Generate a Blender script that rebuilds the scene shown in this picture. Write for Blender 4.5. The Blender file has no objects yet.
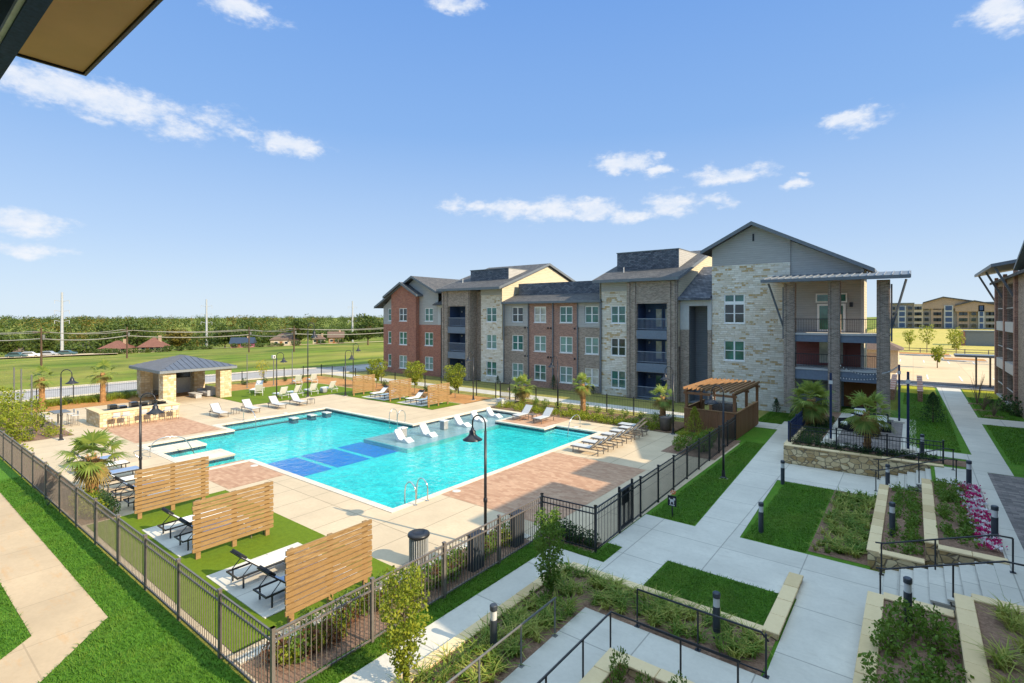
import bpy, math, random
from math import sin, cos, pi, radians, atan2, hypot
from mathutils import Vector, Matrix
random.seed(7)
S = bpy.context.scene
COL = S.collection

# ---------------------------------------------------------------- camera
cam = bpy.data.cameras.new('camera'); camo = bpy.data.objects.new('camera', cam); COL.objects.link(camo)
camo.location = (0, 0, 7.8); camo.rotation_euler = (radians(90), 0, radians(37.75))
cam.sensor_width = 36; cam.lens = 518 / 1024 * 36; cam.shift_y = -26.5 / 1024
cam.clip_start = .05; cam.clip_end = 6000
S.camera = camo

# ---------------------------------------------------------------- sky, sun, exposure
SUN_EL, SUN = 32.5, Vector((.988, .152, 0))
w = bpy.data.worlds.new('World'); S.world = w; w.use_nodes = True
SKY_STRENGTH = .15
S.view_settings.view_transform = 'Standard'; S.view_settings.look = 'None'
S.view_settings.exposure = .92; S.view_settings.gamma = 1; S.view_settings.use_curve_mapping = False
sl = bpy.data.lights.new('sun', 'SUN'); sl.energy = 3.7; sl.angle = radians(.5); sl.color = (1, .84, .61)
slo = bpy.data.objects.new('sun', sl); COL.objects.link(slo)
sd = Vector((SUN.x * cos(radians(SUN_EL)), SUN.y * cos(radians(SUN_EL)), sin(radians(SUN_EL)))).normalized()
slo.rotation_euler = (-sd).to_track_quat('-Z', 'Y').to_euler(); slo.location = (40, 10, 60)


class N:
    """small helper round a node tree"""
    def __init__(s, nt): s.nt = nt
    def __call__(s, t, ins=None, out=0, **kw):
        n = s.nt.nodes.new('ShaderNode' + t)
        for k, v in kw.items(): setattr(n, k, v)
        for k, v in (ins or {}).items():
            if isinstance(v, bpy.types.NodeSocket): s.nt.links.new(v, n.inputs[k])
            else: n.inputs[k].default_value = v
        return n.outputs[out]
    def math(s, op, a, b=0., c=0.):
        return s('Math', {0: a, 1: b, 2: c}, operation=op)
    def mix(s, f, a, b, mode='MIX'):
        n = s.nt.nodes.new('ShaderNodeMix'); n.data_type = 'RGBA'; n.blend_type = mode; n.clamp_factor = True
        for i, v in ((0, f), (6, a), (7, b)):
            if isinstance(v, bpy.types.NodeSocket): s.nt.links.new(v, n.inputs[i])
            else: n.inputs[i].default_value = v if i == 0 else (*v, 1)[:4]
        return n.outputs[2]
    def noise(s, vec, scale, detail=4, rough=.55, dist=0., out=0):
        return s('TexNoise', {'Vector': vec, 'Scale': scale, 'Detail': detail, 'Roughness': rough, 'Distortion': dist}, out)
    def ramp(s, f, lo, hi):
        return s('MapRange', {0: f, 1: lo, 2: hi, 3: 0., 4: 1.})
    def scale(s, vec, v):
        return s('VectorMath', {0: vec, 1: v}, operation='MULTIPLY')


# world: Nishita sky with small cumulus clouds placed by compass direction and height
n = N(w.node_tree); w.node_tree.nodes.clear()
sky = n('TexSky', sky_type='NISHITA', sun_disc=False, sun_elevation=radians(SUN_EL), sun_rotation=atan2(SUN.x, SUN.y),
        altitude=200., air_density=1.15, dust_density=.35, ozone_density=2.2)
dirv = n('TexCoord', out=0)
sep = w.node_tree.nodes.new('ShaderNodeSeparateXYZ'); w.node_tree.links.new(dirv, sep.inputs[0])
az = n.math('ARCTAN2', sep.outputs[0], sep.outputs[1]); el = n.math('ARCSINE', sep.outputs[2])
# horizon glow evened to clear blue; overhead an added bright band fills the shade
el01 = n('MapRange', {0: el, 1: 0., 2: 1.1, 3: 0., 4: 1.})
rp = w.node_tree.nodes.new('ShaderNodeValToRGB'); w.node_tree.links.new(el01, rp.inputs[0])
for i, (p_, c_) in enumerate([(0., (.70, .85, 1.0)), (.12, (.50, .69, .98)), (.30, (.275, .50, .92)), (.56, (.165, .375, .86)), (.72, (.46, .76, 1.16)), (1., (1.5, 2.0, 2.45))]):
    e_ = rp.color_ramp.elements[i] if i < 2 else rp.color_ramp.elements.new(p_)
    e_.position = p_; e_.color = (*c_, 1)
even_fill = n('VectorMath', {0: rp.outputs[0], 1: (3.25, 3.25, 3.25)}, operation='MULTIPLY')
sky = n.mix(.96, sky, even_fill)
nz = n('TexNoise', {'Vector': n.scale(dirv, (1, 1, 2.4)), 'Scale': 9., 'Detail': 7., 'Roughness': .62})
nz2 = n('TexNoise', {'Vector': n.scale(dirv, (1, 1, 2.2)), 'Scale': 26., 'Detail': 5., 'Roughness': .6})
wz = n('TexNoise', {'Vector': n.scale(dirv, (1, 1, 1.8)), 'Scale': 15., 'Detail': 4., 'Roughness': .6}, 1)
ws = w.node_tree.nodes.new('ShaderNodeSeparateXYZ'); w.node_tree.links.new(wz, ws.inputs[0])
az = n.math('ADD', az, n.math('MULTIPLY', n.math('SUBTRACT', ws.outputs[0], .5), .09)); el = n.math('ADD', el, n.math('MULTIPLY', n.math('SUBTRACT', ws.outputs[1], .5), .045))
nz3 = n('TexNoise', {'Vector': n.scale(dirv, (1, 1, 1.6)), 'Scale': 75., 'Detail': 5., 'Roughness': .65})
tot = None
def px_dir(px, py):
    x, z = (px - 512) / 518, (315 - py) / 518
    d = Vector((x * .7907 - .6122, x * .6122 + .7907, z)).normalized()
    return math.atan2(d.x, d.y), math.asin(d.z)
for (px, py, rx, ry, st) in [(45, 84, 60, 20, 1), (120, 104, 75, 20, .95), (175, 128, 45, 14, .75), (215, 120, 45, 14, .7), (285, 143, 38, 14, 1), (240, 134, 30, 10, .7),
        (100, 122, 20, 7, .6), (20, 222, 60, 15, .85), (15, 246, 65, 9, .75), (238, 6, 46, 17, 1), (452, 2, 34, 10, .9), (1003, 10, 48, 22, 1), (848, 121, 36, 14, 1),
        (622, 162, 30, 11, .95), (656, 171, 14, 7, .8), (658, 156, 16, 4, .5), (732, 176, 42, 12, 1), (797, 186, 19, 7, .8), (806, 174, 10, 4, .6), (462, 205, 34, 9, .8),
        (508, 208, 32, 11, .9), (552, 210, 34, 13, 1), (590, 210, 30, 13, 1), (634, 218, 24, 9, .95), (668, 206, 36, 15, 1), (714, 199, 26, 9, .85), (845, 52, 20, 10, .25)]:
    a0, e0 = px_dir(px, py); a1, _ = px_dir(px + rx, py); _, e1 = px_dir(px, py - ry)
    da = n.math('DIVIDE', n.math('SUBTRACT', az, a0), abs(a1 - a0)); de = n.math('DIVIDE', n.math('SUBTRACT', el, e0), abs(e1 - e0))
    r2 = n.math('ADD', n.math('MULTIPLY', da, da), n.math('MULTIPLY', de, de))
    g = n.math('MULTIPLY', n.math('EXPONENT', n.math('MULTIPLY', r2, -.9)), st)
    tot = g if tot is None else n.math('MAXIMUM', tot, g)
dens = n.math('ADD', tot, n.math('ADD', n.math('MULTIPLY', n.math('SUBTRACT', nz, .5), 1.1), n.math('ADD', n.math('MULTIPLY', n.math('SUBTRACT', nz2, .5), .75), n.math('MULTIPLY', n.math('SUBTRACT', nz3, .5), .5))))
dens = n.math('MULTIPLY', n('MapRange', {0: dens, 1: .29, 2: .92, 3: 0., 4: 1.}, interpolation_type='SMOOTHSTEP'), n.ramp(tot, .04, .25))
shade = n.ramp(n.math('ADD', nz2, n.math('MULTIPLY', nz3, .4)), .45, .85)
cc = n.mix(shade, (2.5, 2.85, 3.4), (3.2, 3.3, 3.5))
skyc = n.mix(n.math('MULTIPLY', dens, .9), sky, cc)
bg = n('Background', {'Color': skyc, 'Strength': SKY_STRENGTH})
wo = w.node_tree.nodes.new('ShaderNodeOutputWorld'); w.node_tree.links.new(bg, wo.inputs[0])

# ---------------------------------------------------------------- materials
MATS = {}
def new_mat(name):
    m = bpy.data.materials.new(name); m.use_nodes = True; m.node_tree.nodes.clear(); MATS[name] = m
    return m, N(m.node_tree)
def finish(m, n, col, rough=.7, bump=None, strength=.3, dist=.02, metal=0., spec=.4, extra=None):
    ins = {'Base Color': col if isinstance(col, bpy.types.NodeSocket) else (*col, 1)[:4], 'Roughness': rough, 'Metallic': metal, 'Specular IOR Level': spec}
    if bump is not None:
        ins['Normal'] = n('Bump', {'Height': bump, 'Strength': strength, 'Distance': dist})
    b = n('BsdfPrincipled', ins)
    if extra: b = extra(b)
    o = m.node_tree.nodes.new('ShaderNodeOutputMaterial'); m.node_tree.links.new(b, o.inputs[0])
    return m
def pos(n): return n('NewGeometry', out=0)
def objc(n): return n('TexCoord', out=3)
def uv_wall(n, sx=1., sz=1.):
    p = n.nt.nodes.new('ShaderNodeSeparateXYZ'); n.nt.links.new(pos(n), p.inputs[0])
    return n('CombineXYZ', {0: n.math('MULTIPLY', n.math('ADD', p.outputs[0], p.outputs[1]), sx), 1: n.math('MULTIPLY', p.outputs[2], sz), 2: 0.})

def plain(name, col, rough=.6, metal=0., var=.18, scale=6., world=False, spec=.4):
    m, n = new_mat(name)
    v = pos(n) if world else objc(n)
    f = n.noise(v, scale, 5); f2 = n.noise(v, scale * .17, 3)
    c = n.mix(n.ramp(f, .3, .7), tuple(x * (1 - var) for x in col), tuple(min(1, x * (1 + var)) for x in col))
    c = n.mix(n.math('MULTIPLY', n.ramp(f2, .5, .75), .35), c, tuple(x * .7 for x in col))
    return finish(m, n, c, rough, f, .12, .01, metal, spec)

def concrete(name, col, jx, jy, ox=0., oy=0., stain=(.35, .27, .18), joint=.5, sf=(.55, .42)):
    m, n = new_mat(name); p = pos(n)
    s = n.nt.nodes.new('ShaderNodeSeparateXYZ'); n.nt.links.new(p, s.inputs[0])
    f = n.noise(p, .5, 6, .65); f2 = n.noise(p, 9., 6, .7); f3 = n.noise(n.scale(p, (1, 3.5, 1)), .9, 6, .7)
    c = n.mix(n.ramp(f, .3, .7), tuple(x * .86 for x in col), tuple(min(1, x * 1.1) for x in col))
    c = n.mix(n.math('MULTIPLY', n.ramp(f2, .42, .72), .35), c, tuple(x * .74 for x in col))
    c = n.mix(n.math('MULTIPLY', n.ramp(f3, sf[0], sf[0] + .22), sf[1]), c, stain)
    # slab-to-slab shade and scored joints
    ix = n.math('FLOOR', n.math('DIVIDE', n.math('ADD', s.outputs[0], ox), jx)); iy = n.math('FLOOR', n.math('DIVIDE', n.math('ADD', s.outputs[1], oy), jy))
    wn = n('TexWhiteNoise', {'Vector': n('CombineXYZ', {0: ix, 1: iy, 2: 0.})}, noise_dimensions='3D')
    c = n.mix(n.math('MULTIPLY', wn, .28), c, tuple(x * .68 for x in col))
    def line(o, j, off):
        a = n.math('FRACT', n.math('DIVIDE', n.math('ADD', o, off), j))
        return n.math('LESS_THAN', n.math('MINIMUM', a, n.math('SUBTRACT', 1., a)), (.016 / j))
    l = n.math('MAXIMUM', line(s.outputs[0], jx, ox), line(s.outputs[1], jy, oy))
    c = n.mix(n.math('MULTIPLY', l, joint), c, tuple(x * .3 for x in col))
    h = n.math('SUBTRACT', n.math('MULTIPLY', f2, .3), l)
    return finish(m, n, c, .8, h, .35, .01)

def brickish(name, c1, c2, mortar, bw, bh, off=.5, msize=.012, rough=.85, bump=.5, wall=True, var=None, bias=0., squash=1., sqf=2, noise_amt=.5, third=None, rot=0.):
    m, n = new_mat(name)
    v = uv_wall(n) if wall else pos(n)
    if rot: v = n('VectorRotate', {'Vector': v, 'Angle': rot}, rotation_type='Z_AXIS')
    b = n.nt.nodes.new('ShaderNodeTexBrick'); n.nt.links.new(v, b.inputs['Vector'])
    b.offset = off; b.squash = squash; b.squash_frequency = sqf
    for k, x in (('Color1', (0, 0, 0, 1)), ('Color2', (1, 1, 1, 1)), ('Mortar', (.5, .5, .5, 1)), ('Scale', 1.), ('Mortar Size', msize), ('Mortar Smooth', .15), ('Bias', bias), ('Brick Width', bw), ('Row Height', bh)):
        b.inputs[k].default_value = x
    p = pos(n); f = n.noise(p, 5., 5, .65); f2 = n.noise(p, .6, 3)
    t = n.math('ADD', n.math('MULTIPLY', b.outputs[0], 1.), n.math('MULTIPLY', n.math('SUBTRACT', f, .5), noise_amt))
    c = n.mix(t, c1, c2)
    if third:
        c = n.mix(n.ramp(t, third[1], third[1] + .08), c, third[0])
    c = n.mix(n.math('MULTIPLY', n.ramp(f2, .45, .7), .25), c, tuple(x * .75 for x in c1))
    c = n.mix(b.outputs['Fac'], c, mortar)
    h = n.math('SUBTRACT', n.math('MULTIPLY', f, .4), b.outputs['Fac'])
    return finish(m, n, c, rough, h, bump, .02)

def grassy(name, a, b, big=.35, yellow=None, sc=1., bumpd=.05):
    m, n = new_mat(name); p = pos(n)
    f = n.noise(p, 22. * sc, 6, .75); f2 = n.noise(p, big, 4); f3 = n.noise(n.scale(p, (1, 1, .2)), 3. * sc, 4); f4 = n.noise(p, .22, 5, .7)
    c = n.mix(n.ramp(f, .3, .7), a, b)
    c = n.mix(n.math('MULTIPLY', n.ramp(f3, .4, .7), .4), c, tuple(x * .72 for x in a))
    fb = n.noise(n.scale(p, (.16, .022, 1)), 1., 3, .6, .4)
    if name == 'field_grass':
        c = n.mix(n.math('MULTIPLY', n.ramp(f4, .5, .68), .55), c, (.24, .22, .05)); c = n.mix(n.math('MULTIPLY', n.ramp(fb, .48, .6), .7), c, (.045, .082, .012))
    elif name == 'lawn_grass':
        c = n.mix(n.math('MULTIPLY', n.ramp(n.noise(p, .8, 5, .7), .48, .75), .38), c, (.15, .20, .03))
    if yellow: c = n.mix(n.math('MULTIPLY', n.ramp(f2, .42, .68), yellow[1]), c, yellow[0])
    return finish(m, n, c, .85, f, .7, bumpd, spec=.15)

def leafy(name, a, b, rough=.55, trans=.3):
    m, n = new_mat(name)
    r = n('NewGeometry', out=8)
    f = n.noise(objc(n), 2.2, 2)
    c = n.mix(n.math('ADD', n.math('MULTIPLY', r, .75), n.math('MULTIPLY', n.math('SUBTRACT', f, .4), .7)), a, b)
    if name == 'blade':
        big = n.noise(objc(n), .45, 5, .65); s = n.nt.nodes.new('ShaderNodeSeparateXYZ'); n.nt.links.new(objc(n), s.inputs[0])
        c = n.mix(n.math('MULTIPLY', n.ramp(big, .46, .72), .55), c, (.20, .24, .03))
        c = n.mix(n.math('MULTIPLY', n.math('GREATER_THAN', n.math('SINE', n.math('MULTIPLY', n.math('ADD', s.outputs[0], n.math('MULTIPLY', s.outputs[1], .05)), 5.6)), 0.), .22), c, (.045, .12, .01))
    bs = n('BsdfPrincipled', {'Base Color': c, 'Roughness': rough, 'Specular IOR Level': .25})
    t = n('BsdfTranslucent', {'Color': n.mix(.5, c, tuple(min(1, x * 1.6) for x in b))})
    x = n('MixShader', {0: trans, 1: bs, 2: t})
    o = m.node_tree.nodes.new('ShaderNodeOutputMaterial'); m.node_tree.links.new(x, o.inputs[0])
    return m

def siding(name, col, step=.18):
    m, n = new_mat(name)
    s = n.nt.nodes.new('ShaderNodeSeparateXYZ'); n.nt.links.new(pos(n), s.inputs[0])
    a = n.math('FRACT', n.math('DIVIDE', s.outputs[2], step))
    f = n.noise(n.scale(pos(n), (1, 1, 6)), 1.4, 4)
    c = n.mix(n.ramp(f, .3, .7), tuple(x * .9 for x in col), tuple(x * 1.07 for x in col))
    c = n.mix(n.math('LESS_THAN', a, .07), c, tuple(x * .5 for x in col))  # dark line at each lap paints in its gap shadow
    return finish(m, n, c, .65, n.math('MULTIPLY', a, -1.), .5, .02)

def woody(name, a, b, axis=1, rough=.7, sc=1.):
    m, n = new_mat(name); v = objc(n)
    st = [7., 7., 7.]; st[axis] = .8
    f = n.noise(n.scale(v, tuple(st)), 2.5 * sc, 6, .65, .4); f2 = n.noise(n.scale(v, tuple(x * 3 for x in st)), 3. * sc, 4)
    r = n('NewGeometry', out=8)
    c = n.mix(n.ramp(f, .3, .72), a, b)
    c = n.mix(n.math('MULTIPLY', n.math('POWER', r, .7), .95), c, tuple(x * y for x, y in zip(b, (.62, .55, .46))))
    c = n.mix(n.math('MULTIPLY', n.ramp(f2, .52, .7), .4), c, tuple(x * .55 for x in a))
    return finish(m, n, c, rough, f, .25, .01)

def mulch(name, a, b):
    m, n = new_mat(name); p = pos(n)
    v = n('TexVoronoi', {'Vector': n.scale(p, (1, 1.6, 1)), 'Scale': 16.}, 1)
    f = n.noise(p, 14., 5, .7); f2 = n.noise(p, 1.1, 3)
    sx = n('SeparateColor', {0: v}, 0)
    c = n.mix(n.math('ADD', n.math('MULTIPLY', sx, .6), n.math('MULTIPLY', f, .4)), a, b)
    c = n.mix(n.math('MULTIPLY', n.ramp(f2, .45, .7), .4), c, tuple(x * .6 for x in a))
    return finish(m, n, c, .95, f, .9, .05, spec=.1)

concrete('deck_concrete', (.60, .47, .31), 1.55, 6.2, .2, .1, stain=(.46, .34, .21), joint=.7)
concrete('walk_concrete', (.62, .58, .50), 2.4, 2.4, .3, 1.2, stain=(.36, .31, .25), joint=.6)
concrete('tan_walk', (.53, .39, .24), 2.3, 1.6, .3, .6, stain=(.56, .27, .07), joint=.3, sf=(.55, .55))
concrete('coping_concrete', (.70, .62, .50), 1.2, 1.2)
concrete('road_concrete', (.42, .39, .36), 5., 4.5, stain=(.33, .30, .27), joint=.5)
concrete('lot_concrete', (.66, .49, .29), 5., 5., stain=(.5, .38, .24), joint=.6)
plain('asphalt', (.09, .09, .1), .85, scale=20, world=True)
brickish('deck_paver', (.40, .215, .125), (.54, .33, .205), (.36, .23, .15), .30, .15, msize=.006, wall=False, bump=.3, noise_amt=.8)
brickish('dark_paver', (.13, .115, .11), (.27, .23, .21), (.12, .10, .09), .36, .18, msize=.008, wall=False, bump=.4, noise_amt=.7)
brickish('stone_veneer', (.86, .80, .69), (.64, .55, .41), (.62, .57, .48), .55, .17, .37, .012, bump=.9, squash=.55, sqf=3, noise_amt=.9, third=((.52, .35, .15), .86))
brickish('gold_stone', (.80, .69, .47), (.52, .36, .17), (.5, .4, .27), .42, .2, .43, .014, bump=.9, squash=.6, sqf=2, noise_amt=1.1)
def rubble(name, a, b, mortar):
    m, n = new_mat(name); v = n.scale(uv_wall(n), (1., 1.45, 1.)); v = n('VectorMath', {0: v, 1: n.scale(n('TexNoise', {'Vector': pos(n), 'Scale': 3.}, 1), (.09, .09, 0))}, operation='ADD')
    c1 = n('TexVoronoi', {'Vector': v, 'Scale': 3.1}, 1); ed = n('TexVoronoi', {'Vector': v, 'Scale': 3.1}, 0, feature='DISTANCE_TO_EDGE'); f = n.noise(pos(n), 7., 5, .7)
    t = n.math('ADD', n.math('MULTIPLY', n('SeparateColor', {0: c1}, 0), .8), n.math('MULTIPLY', n.math('SUBTRACT', f, .5), .9))
    c = n.mix(t, a, b); e = n.ramp(ed, .02, .055); c = n.mix(e, mortar, c)
    return finish(m, n, c, .85, n.math('ADD', e, n.math('MULTIPLY', f, .4)), .9, .04)
rubble('rubble_stone', (.42, .27, .11), (.88, .71, .42), (.26, .20, .13))
brickish('red_brick', (.25, .065, .038), (.48, .165, .095), (.52, .37, .29), .22, .075, msize=.008, noise_amt=.6)
brickish('brown_brick', (.22, .095, .068), (.46, .235, .165), (.54, .43, .36), .22, .075, msize=.008, noise_amt=.6)
brickish('grey_brick', (.18, .14, .11), (.44, .34, .265), (.50, .44, .37), .22, .075, msize=.008, noise_amt=.6)
brickish('tile_band', (.02, .04, .07), (.07, .12, .17), (.2, .22, .24), .15, .075, msize=.006, rough=.25, bump=.1)
brickish('shingle', (.062, .064, .07), (.135, .13, .128), (.036, .037, .04), .33, .14, msize=.012, wall=False, bump=.5, noise_amt=.9)
brickish('shingle_wall', (.075, .085, .11), (.20, .215, .25), (.04, .044, .055), .33, .14, msize=.014, bump=.6, noise_amt=.9)
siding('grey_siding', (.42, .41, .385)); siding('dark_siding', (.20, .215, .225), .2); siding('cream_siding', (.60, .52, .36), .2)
siding('maroon_siding', (.27, .085, .07), .16); siding('navy_siding', (.055, .095, .19), .2); siding('pink_siding', (.42, .10, .22))
plain('white_trim', (.86, .86, .84), .45, var=.05); plain('grey_trim', (.21, .23, .245), .5, var=.08); plain('light_panel', (.50, .50, .48), .6, var=.06)
plain('slab_blue', (.16, .20, .255), .55, var=.1, world=True); plain('fascia', (.15, .17, .19), .5, var=.1, world=True); plain('dark_fascia', (.012, .014, .02), .4, var=.1, world=True)
plain('black_metal', (.032, .033, .038), .35, .2, var=.15); plain('bronze_metal', (.17, .148, .132), .42, .15, var=.15); plain('bollard_metal', (.05, .06, .075), .4, .1, var=.1); plain('rail_blue', (.26, .30, .36), .5, .1, var=.1); plain('navy_metal', (.015, .03, .09), .4, var=.15)
plain('grey_metal', (.19, .19, .18), .45, .3); plain('steel', (.62, .62, .6), .22, .9, var=.08); plain('galv', (.50, .52, .54), .5, .4)
plain('seam_metal', (.30, .32, .34), .5, .2, world=True); plain('roof_metal', (.12, .135, .165), .5, .2, var=.1, scale=1.5, world=True)
plain('white_plastic', (.62, .62, .61), .45, var=.04); plain('sling_grey', (.50, .50, .49), .8, var=.07, scale=40); plain('sling_white', (.76, .75, .72), .8, var=.05, scale=40)
plain('sling_blue', (.22, .30, .45), .8, var=.08, scale=40); plain('cushion', (.55, .50, .42), .9, var=.1); plain('cloth_dark', (.018, .02, .024), .8)
plain('counter_dark', (.07, .10, .10), .18, var=.3, scale=30, spec=.6); pass
plain('grey_stone', (.30, .31, .31), .8, scale=4.); plain('screen_black', (.008, .01, .014), .12, spec=.6)
plain('rubber', (.015, .015, .016), .8); plain('paint_white', (.78, .77, .74), .6, var=.06, world=True); plain('kerb', (.55, .52, .46), .8, world=True)
plain('pole_wood', (.10, .062, .04), .85, scale=3.); plain('soffit_tan', (.72, .39, .175), .75, var=.07, scale=1.2, world=True); plain('stucco_blue', (.03, .055, .12), .85, var=.3, scale=25, world=True)
plain('roof_brown', (.15, .10, .075), .9, var=.2, scale=3., world=True); plain('roof_red', (.19, .085, .062), .9, var=.2, scale=3., world=True); plain('roof_blue', (.03, .05, .085), .9, world=True)
plain('wall_tan', (.55, .45, .32), .8, world=True); plain('wall_orange', (.36, .21, .10), .8, world=True); plain('wall_cream', (.5, .42, .3), .8, world=True); plain('wall_greybrown', (.40, .36, .32), .8, world=True); plain('wall_brown', (.42, .30, .21), .8, world=True)
plain('car_white', (.75, .75, .76), .25, spec=.6); plain('car_teal', (.05, .11, .12), .25, spec=.6); plain('car_silver', (.45, .47, .5), .25, .3, spec=.6)
plain('flower_red', (.5, .12, .04), .7); plain('bark', (.13, .085, .055), .9, scale=9.); plain('thin_bark', (.20, .15, .10), .9, scale=9.); plain('palm_bark', (.34, .185, .075), .95, var=.4, scale=7.)
plain('wire', (.30, .28, .24), .6)
woody('plank', (.14, .075, .03), (.50, .335, .155), 1); woody('cedar', (.20, .095, .045), (.34, .175, .085), 2); woody('rafter', (.27, .145, .065), (.45, .27, .14), 1); woody('door_wood', (.25, .09, .03), (.36, .15, .05), 2)
def capstone():
    m, n = new_mat('stone_cap'); r = n('NewGeometry', out=8); f = n.noise(pos(n), 6., 5, .7)
    c = n.mix(n.math('ADD', n.math('MULTIPLY', r, .7), n.math('MULTIPLY', f, .4)), (.50, .35, .17), (.80, .62, .36)); finish(m, n, c, .85, f, .4, .02)
capstone()
mulch('mulch_dark', (.17, .10, .07), (.36, .23, .16)); mulch('mulch_orange', (.40, .185, .065), (.56, .30, .12)); mulch('mulch_brown', (.17, .10, .06), (.30, .19, .12))
grassy('lawn_grass', (.055, .155, .01), (.125, .27, .025)); grassy('turf', (.10, .155, .008), (.15, .215, .013), sc=2., bumpd=.02)
grassy('field_grass', (.115, .19, .014), (.21, .27, .028), .05, ((.36, .31, .07), .85), .35, .15); grassy('meadow', (.46, .37, .09), (.64, .50, .16), .15, ((.36, .36, .06), .5), .3, .12); grassy('dry_grass', (.27, .24, .065), (.42, .36, .11), .4, ((.17, .20, .04), .5), 1.)
grassy('sun_yellow_grass', (.30, .30, .015), (.42, .38, .03), .3, None, .6)
leafy('blade', (.06, .165, .01), (.135, .285, .022), trans=.35); leafy('leaf_light', (.11, .175, .016), (.36, .37, .035)); leafy('leaf_mid', (.07, .15, .018), (.19, .28, .04)); leafy('leaf_dark', (.022, .06, .02), (.075, .13, .035))
leafy('leaf_yellow', (.26, .27, .02), (.50, .40, .025)); leafy('liriope', (.10, .20, .012), (.50, .46, .12), trans=.25); leafy('frond', (.10, .18, .03), (.34, .38, .08)); leafy('frond_dry', (.22, .17, .05), (.48, .36, .12))
leafy('leaf_red', (.12, .04, .03), (.22, .12, .05)); leafy('petal_pink', (.45, .01, .12), (.65, .05, .22), trans=.2); leafy('petal_white', (.75, .68, .70), (.85, .8, .8), trans=.2)
leafy('wood_leaf', (.03, .062, .012), (.10, .135, .02), trans=.12); leafy('wood_leaf_gold', (.10, .095, .015), (.19, .15, .028), trans=.12); leafy('yucca', (.03, .05, .045), (.09, .13, .10), trans=.1)

def glass(name, col, rough=.06, blind=None):
    m, n = new_mat(name)
    c = n.mix(n.ramp(n.noise(objc(n), 1.3, 2), .35, .7), tuple(x * .6 for x in col), tuple(x * 1.25 for x in col))
    if blind:
        s = n.nt.nodes.new('ShaderNodeSeparateXYZ'); n.nt.links.new(objc(n), s.inputs[0])
        a = n.math('FRACT', n.math('MULTIPLY', s.outputs[2], 14.))
        c = n.mix(n.math('MULTIPLY', n.math('GREATER_THAN', a, .3), blind), c, (.42, .50, .48))
    nm = n('Bump', {'Height': n.noise(objc(n), .8, 2), 'Strength': .03, 'Distance': .1})
    b = n('BsdfPrincipled', {'Base Color': c, 'Roughness': rough, 'Specular IOR Level': .6, 'Coat Weight': .2, 'Coat Roughness': .03, 'Normal': nm})
    o = m.node_tree.nodes.new('ShaderNodeOutputMaterial'); m.node_tree.links.new(b, o.inputs[0]); return m
glass('pane_green', (.045, .17, .145)); glass('pane_blind', (.075, .23, .20), .1, .4); glass('pane_dark', (.02, .035, .045)); glass('pane_curtain', (.52, .52, .44), .2)
def water(nm_, tint):
    m, n = new_mat(nm_); p = pos(n)
    f = n.noise(n.scale(p, (1, 1, 1)), 2.2, 4, .6, .6); f2 = n.noise(p, 7., 3, .6, .4)
    nm = n('Bump', {'Height': n.math('ADD', f, n.math('MULTIPLY', f2, .35)), 'Strength': .8, 'Distance': .10})
    tr = n('BsdfTransparent', {'Color': (*tint, 1)})
    gl = n('BsdfGlossy', {'Color': (1, 1, 1, 1), 'Roughness': .03, 'Normal': nm})
    fr = n('Fresnel', {'IOR': 1.33, 'Normal': nm})
    x = n('MixShader', {0: n.math('MULTIPLY', fr, .8), 1: tr, 2: gl})
    o = m.node_tree.nodes.new('ShaderNodeOutputMaterial'); m.node_tree.links.new(x, o.inputs[0])
water('water', (.34, .985, .94)); water('shallow_water', (.80, .965, .965)); water('step_water', (.52, .98, .95))
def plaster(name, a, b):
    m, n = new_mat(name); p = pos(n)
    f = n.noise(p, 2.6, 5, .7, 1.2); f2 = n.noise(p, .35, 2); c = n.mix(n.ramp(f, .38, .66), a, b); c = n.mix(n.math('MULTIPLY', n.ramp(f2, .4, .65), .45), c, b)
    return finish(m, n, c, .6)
plaster('ripple_lit_plaster', (.045, .56, .58), (.46, .95, .88)); plaster('pool_ledge', (.50, .52, .50), (.62, .62, .58)); plaster('pool_lane', (.05, .22, .66), (.07, .26, .72)); plaster('pool_step', (.45, .84, .86), (.55, .88, .88))  # strong pool floor mottling paints in light refracted through the ripples

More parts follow.
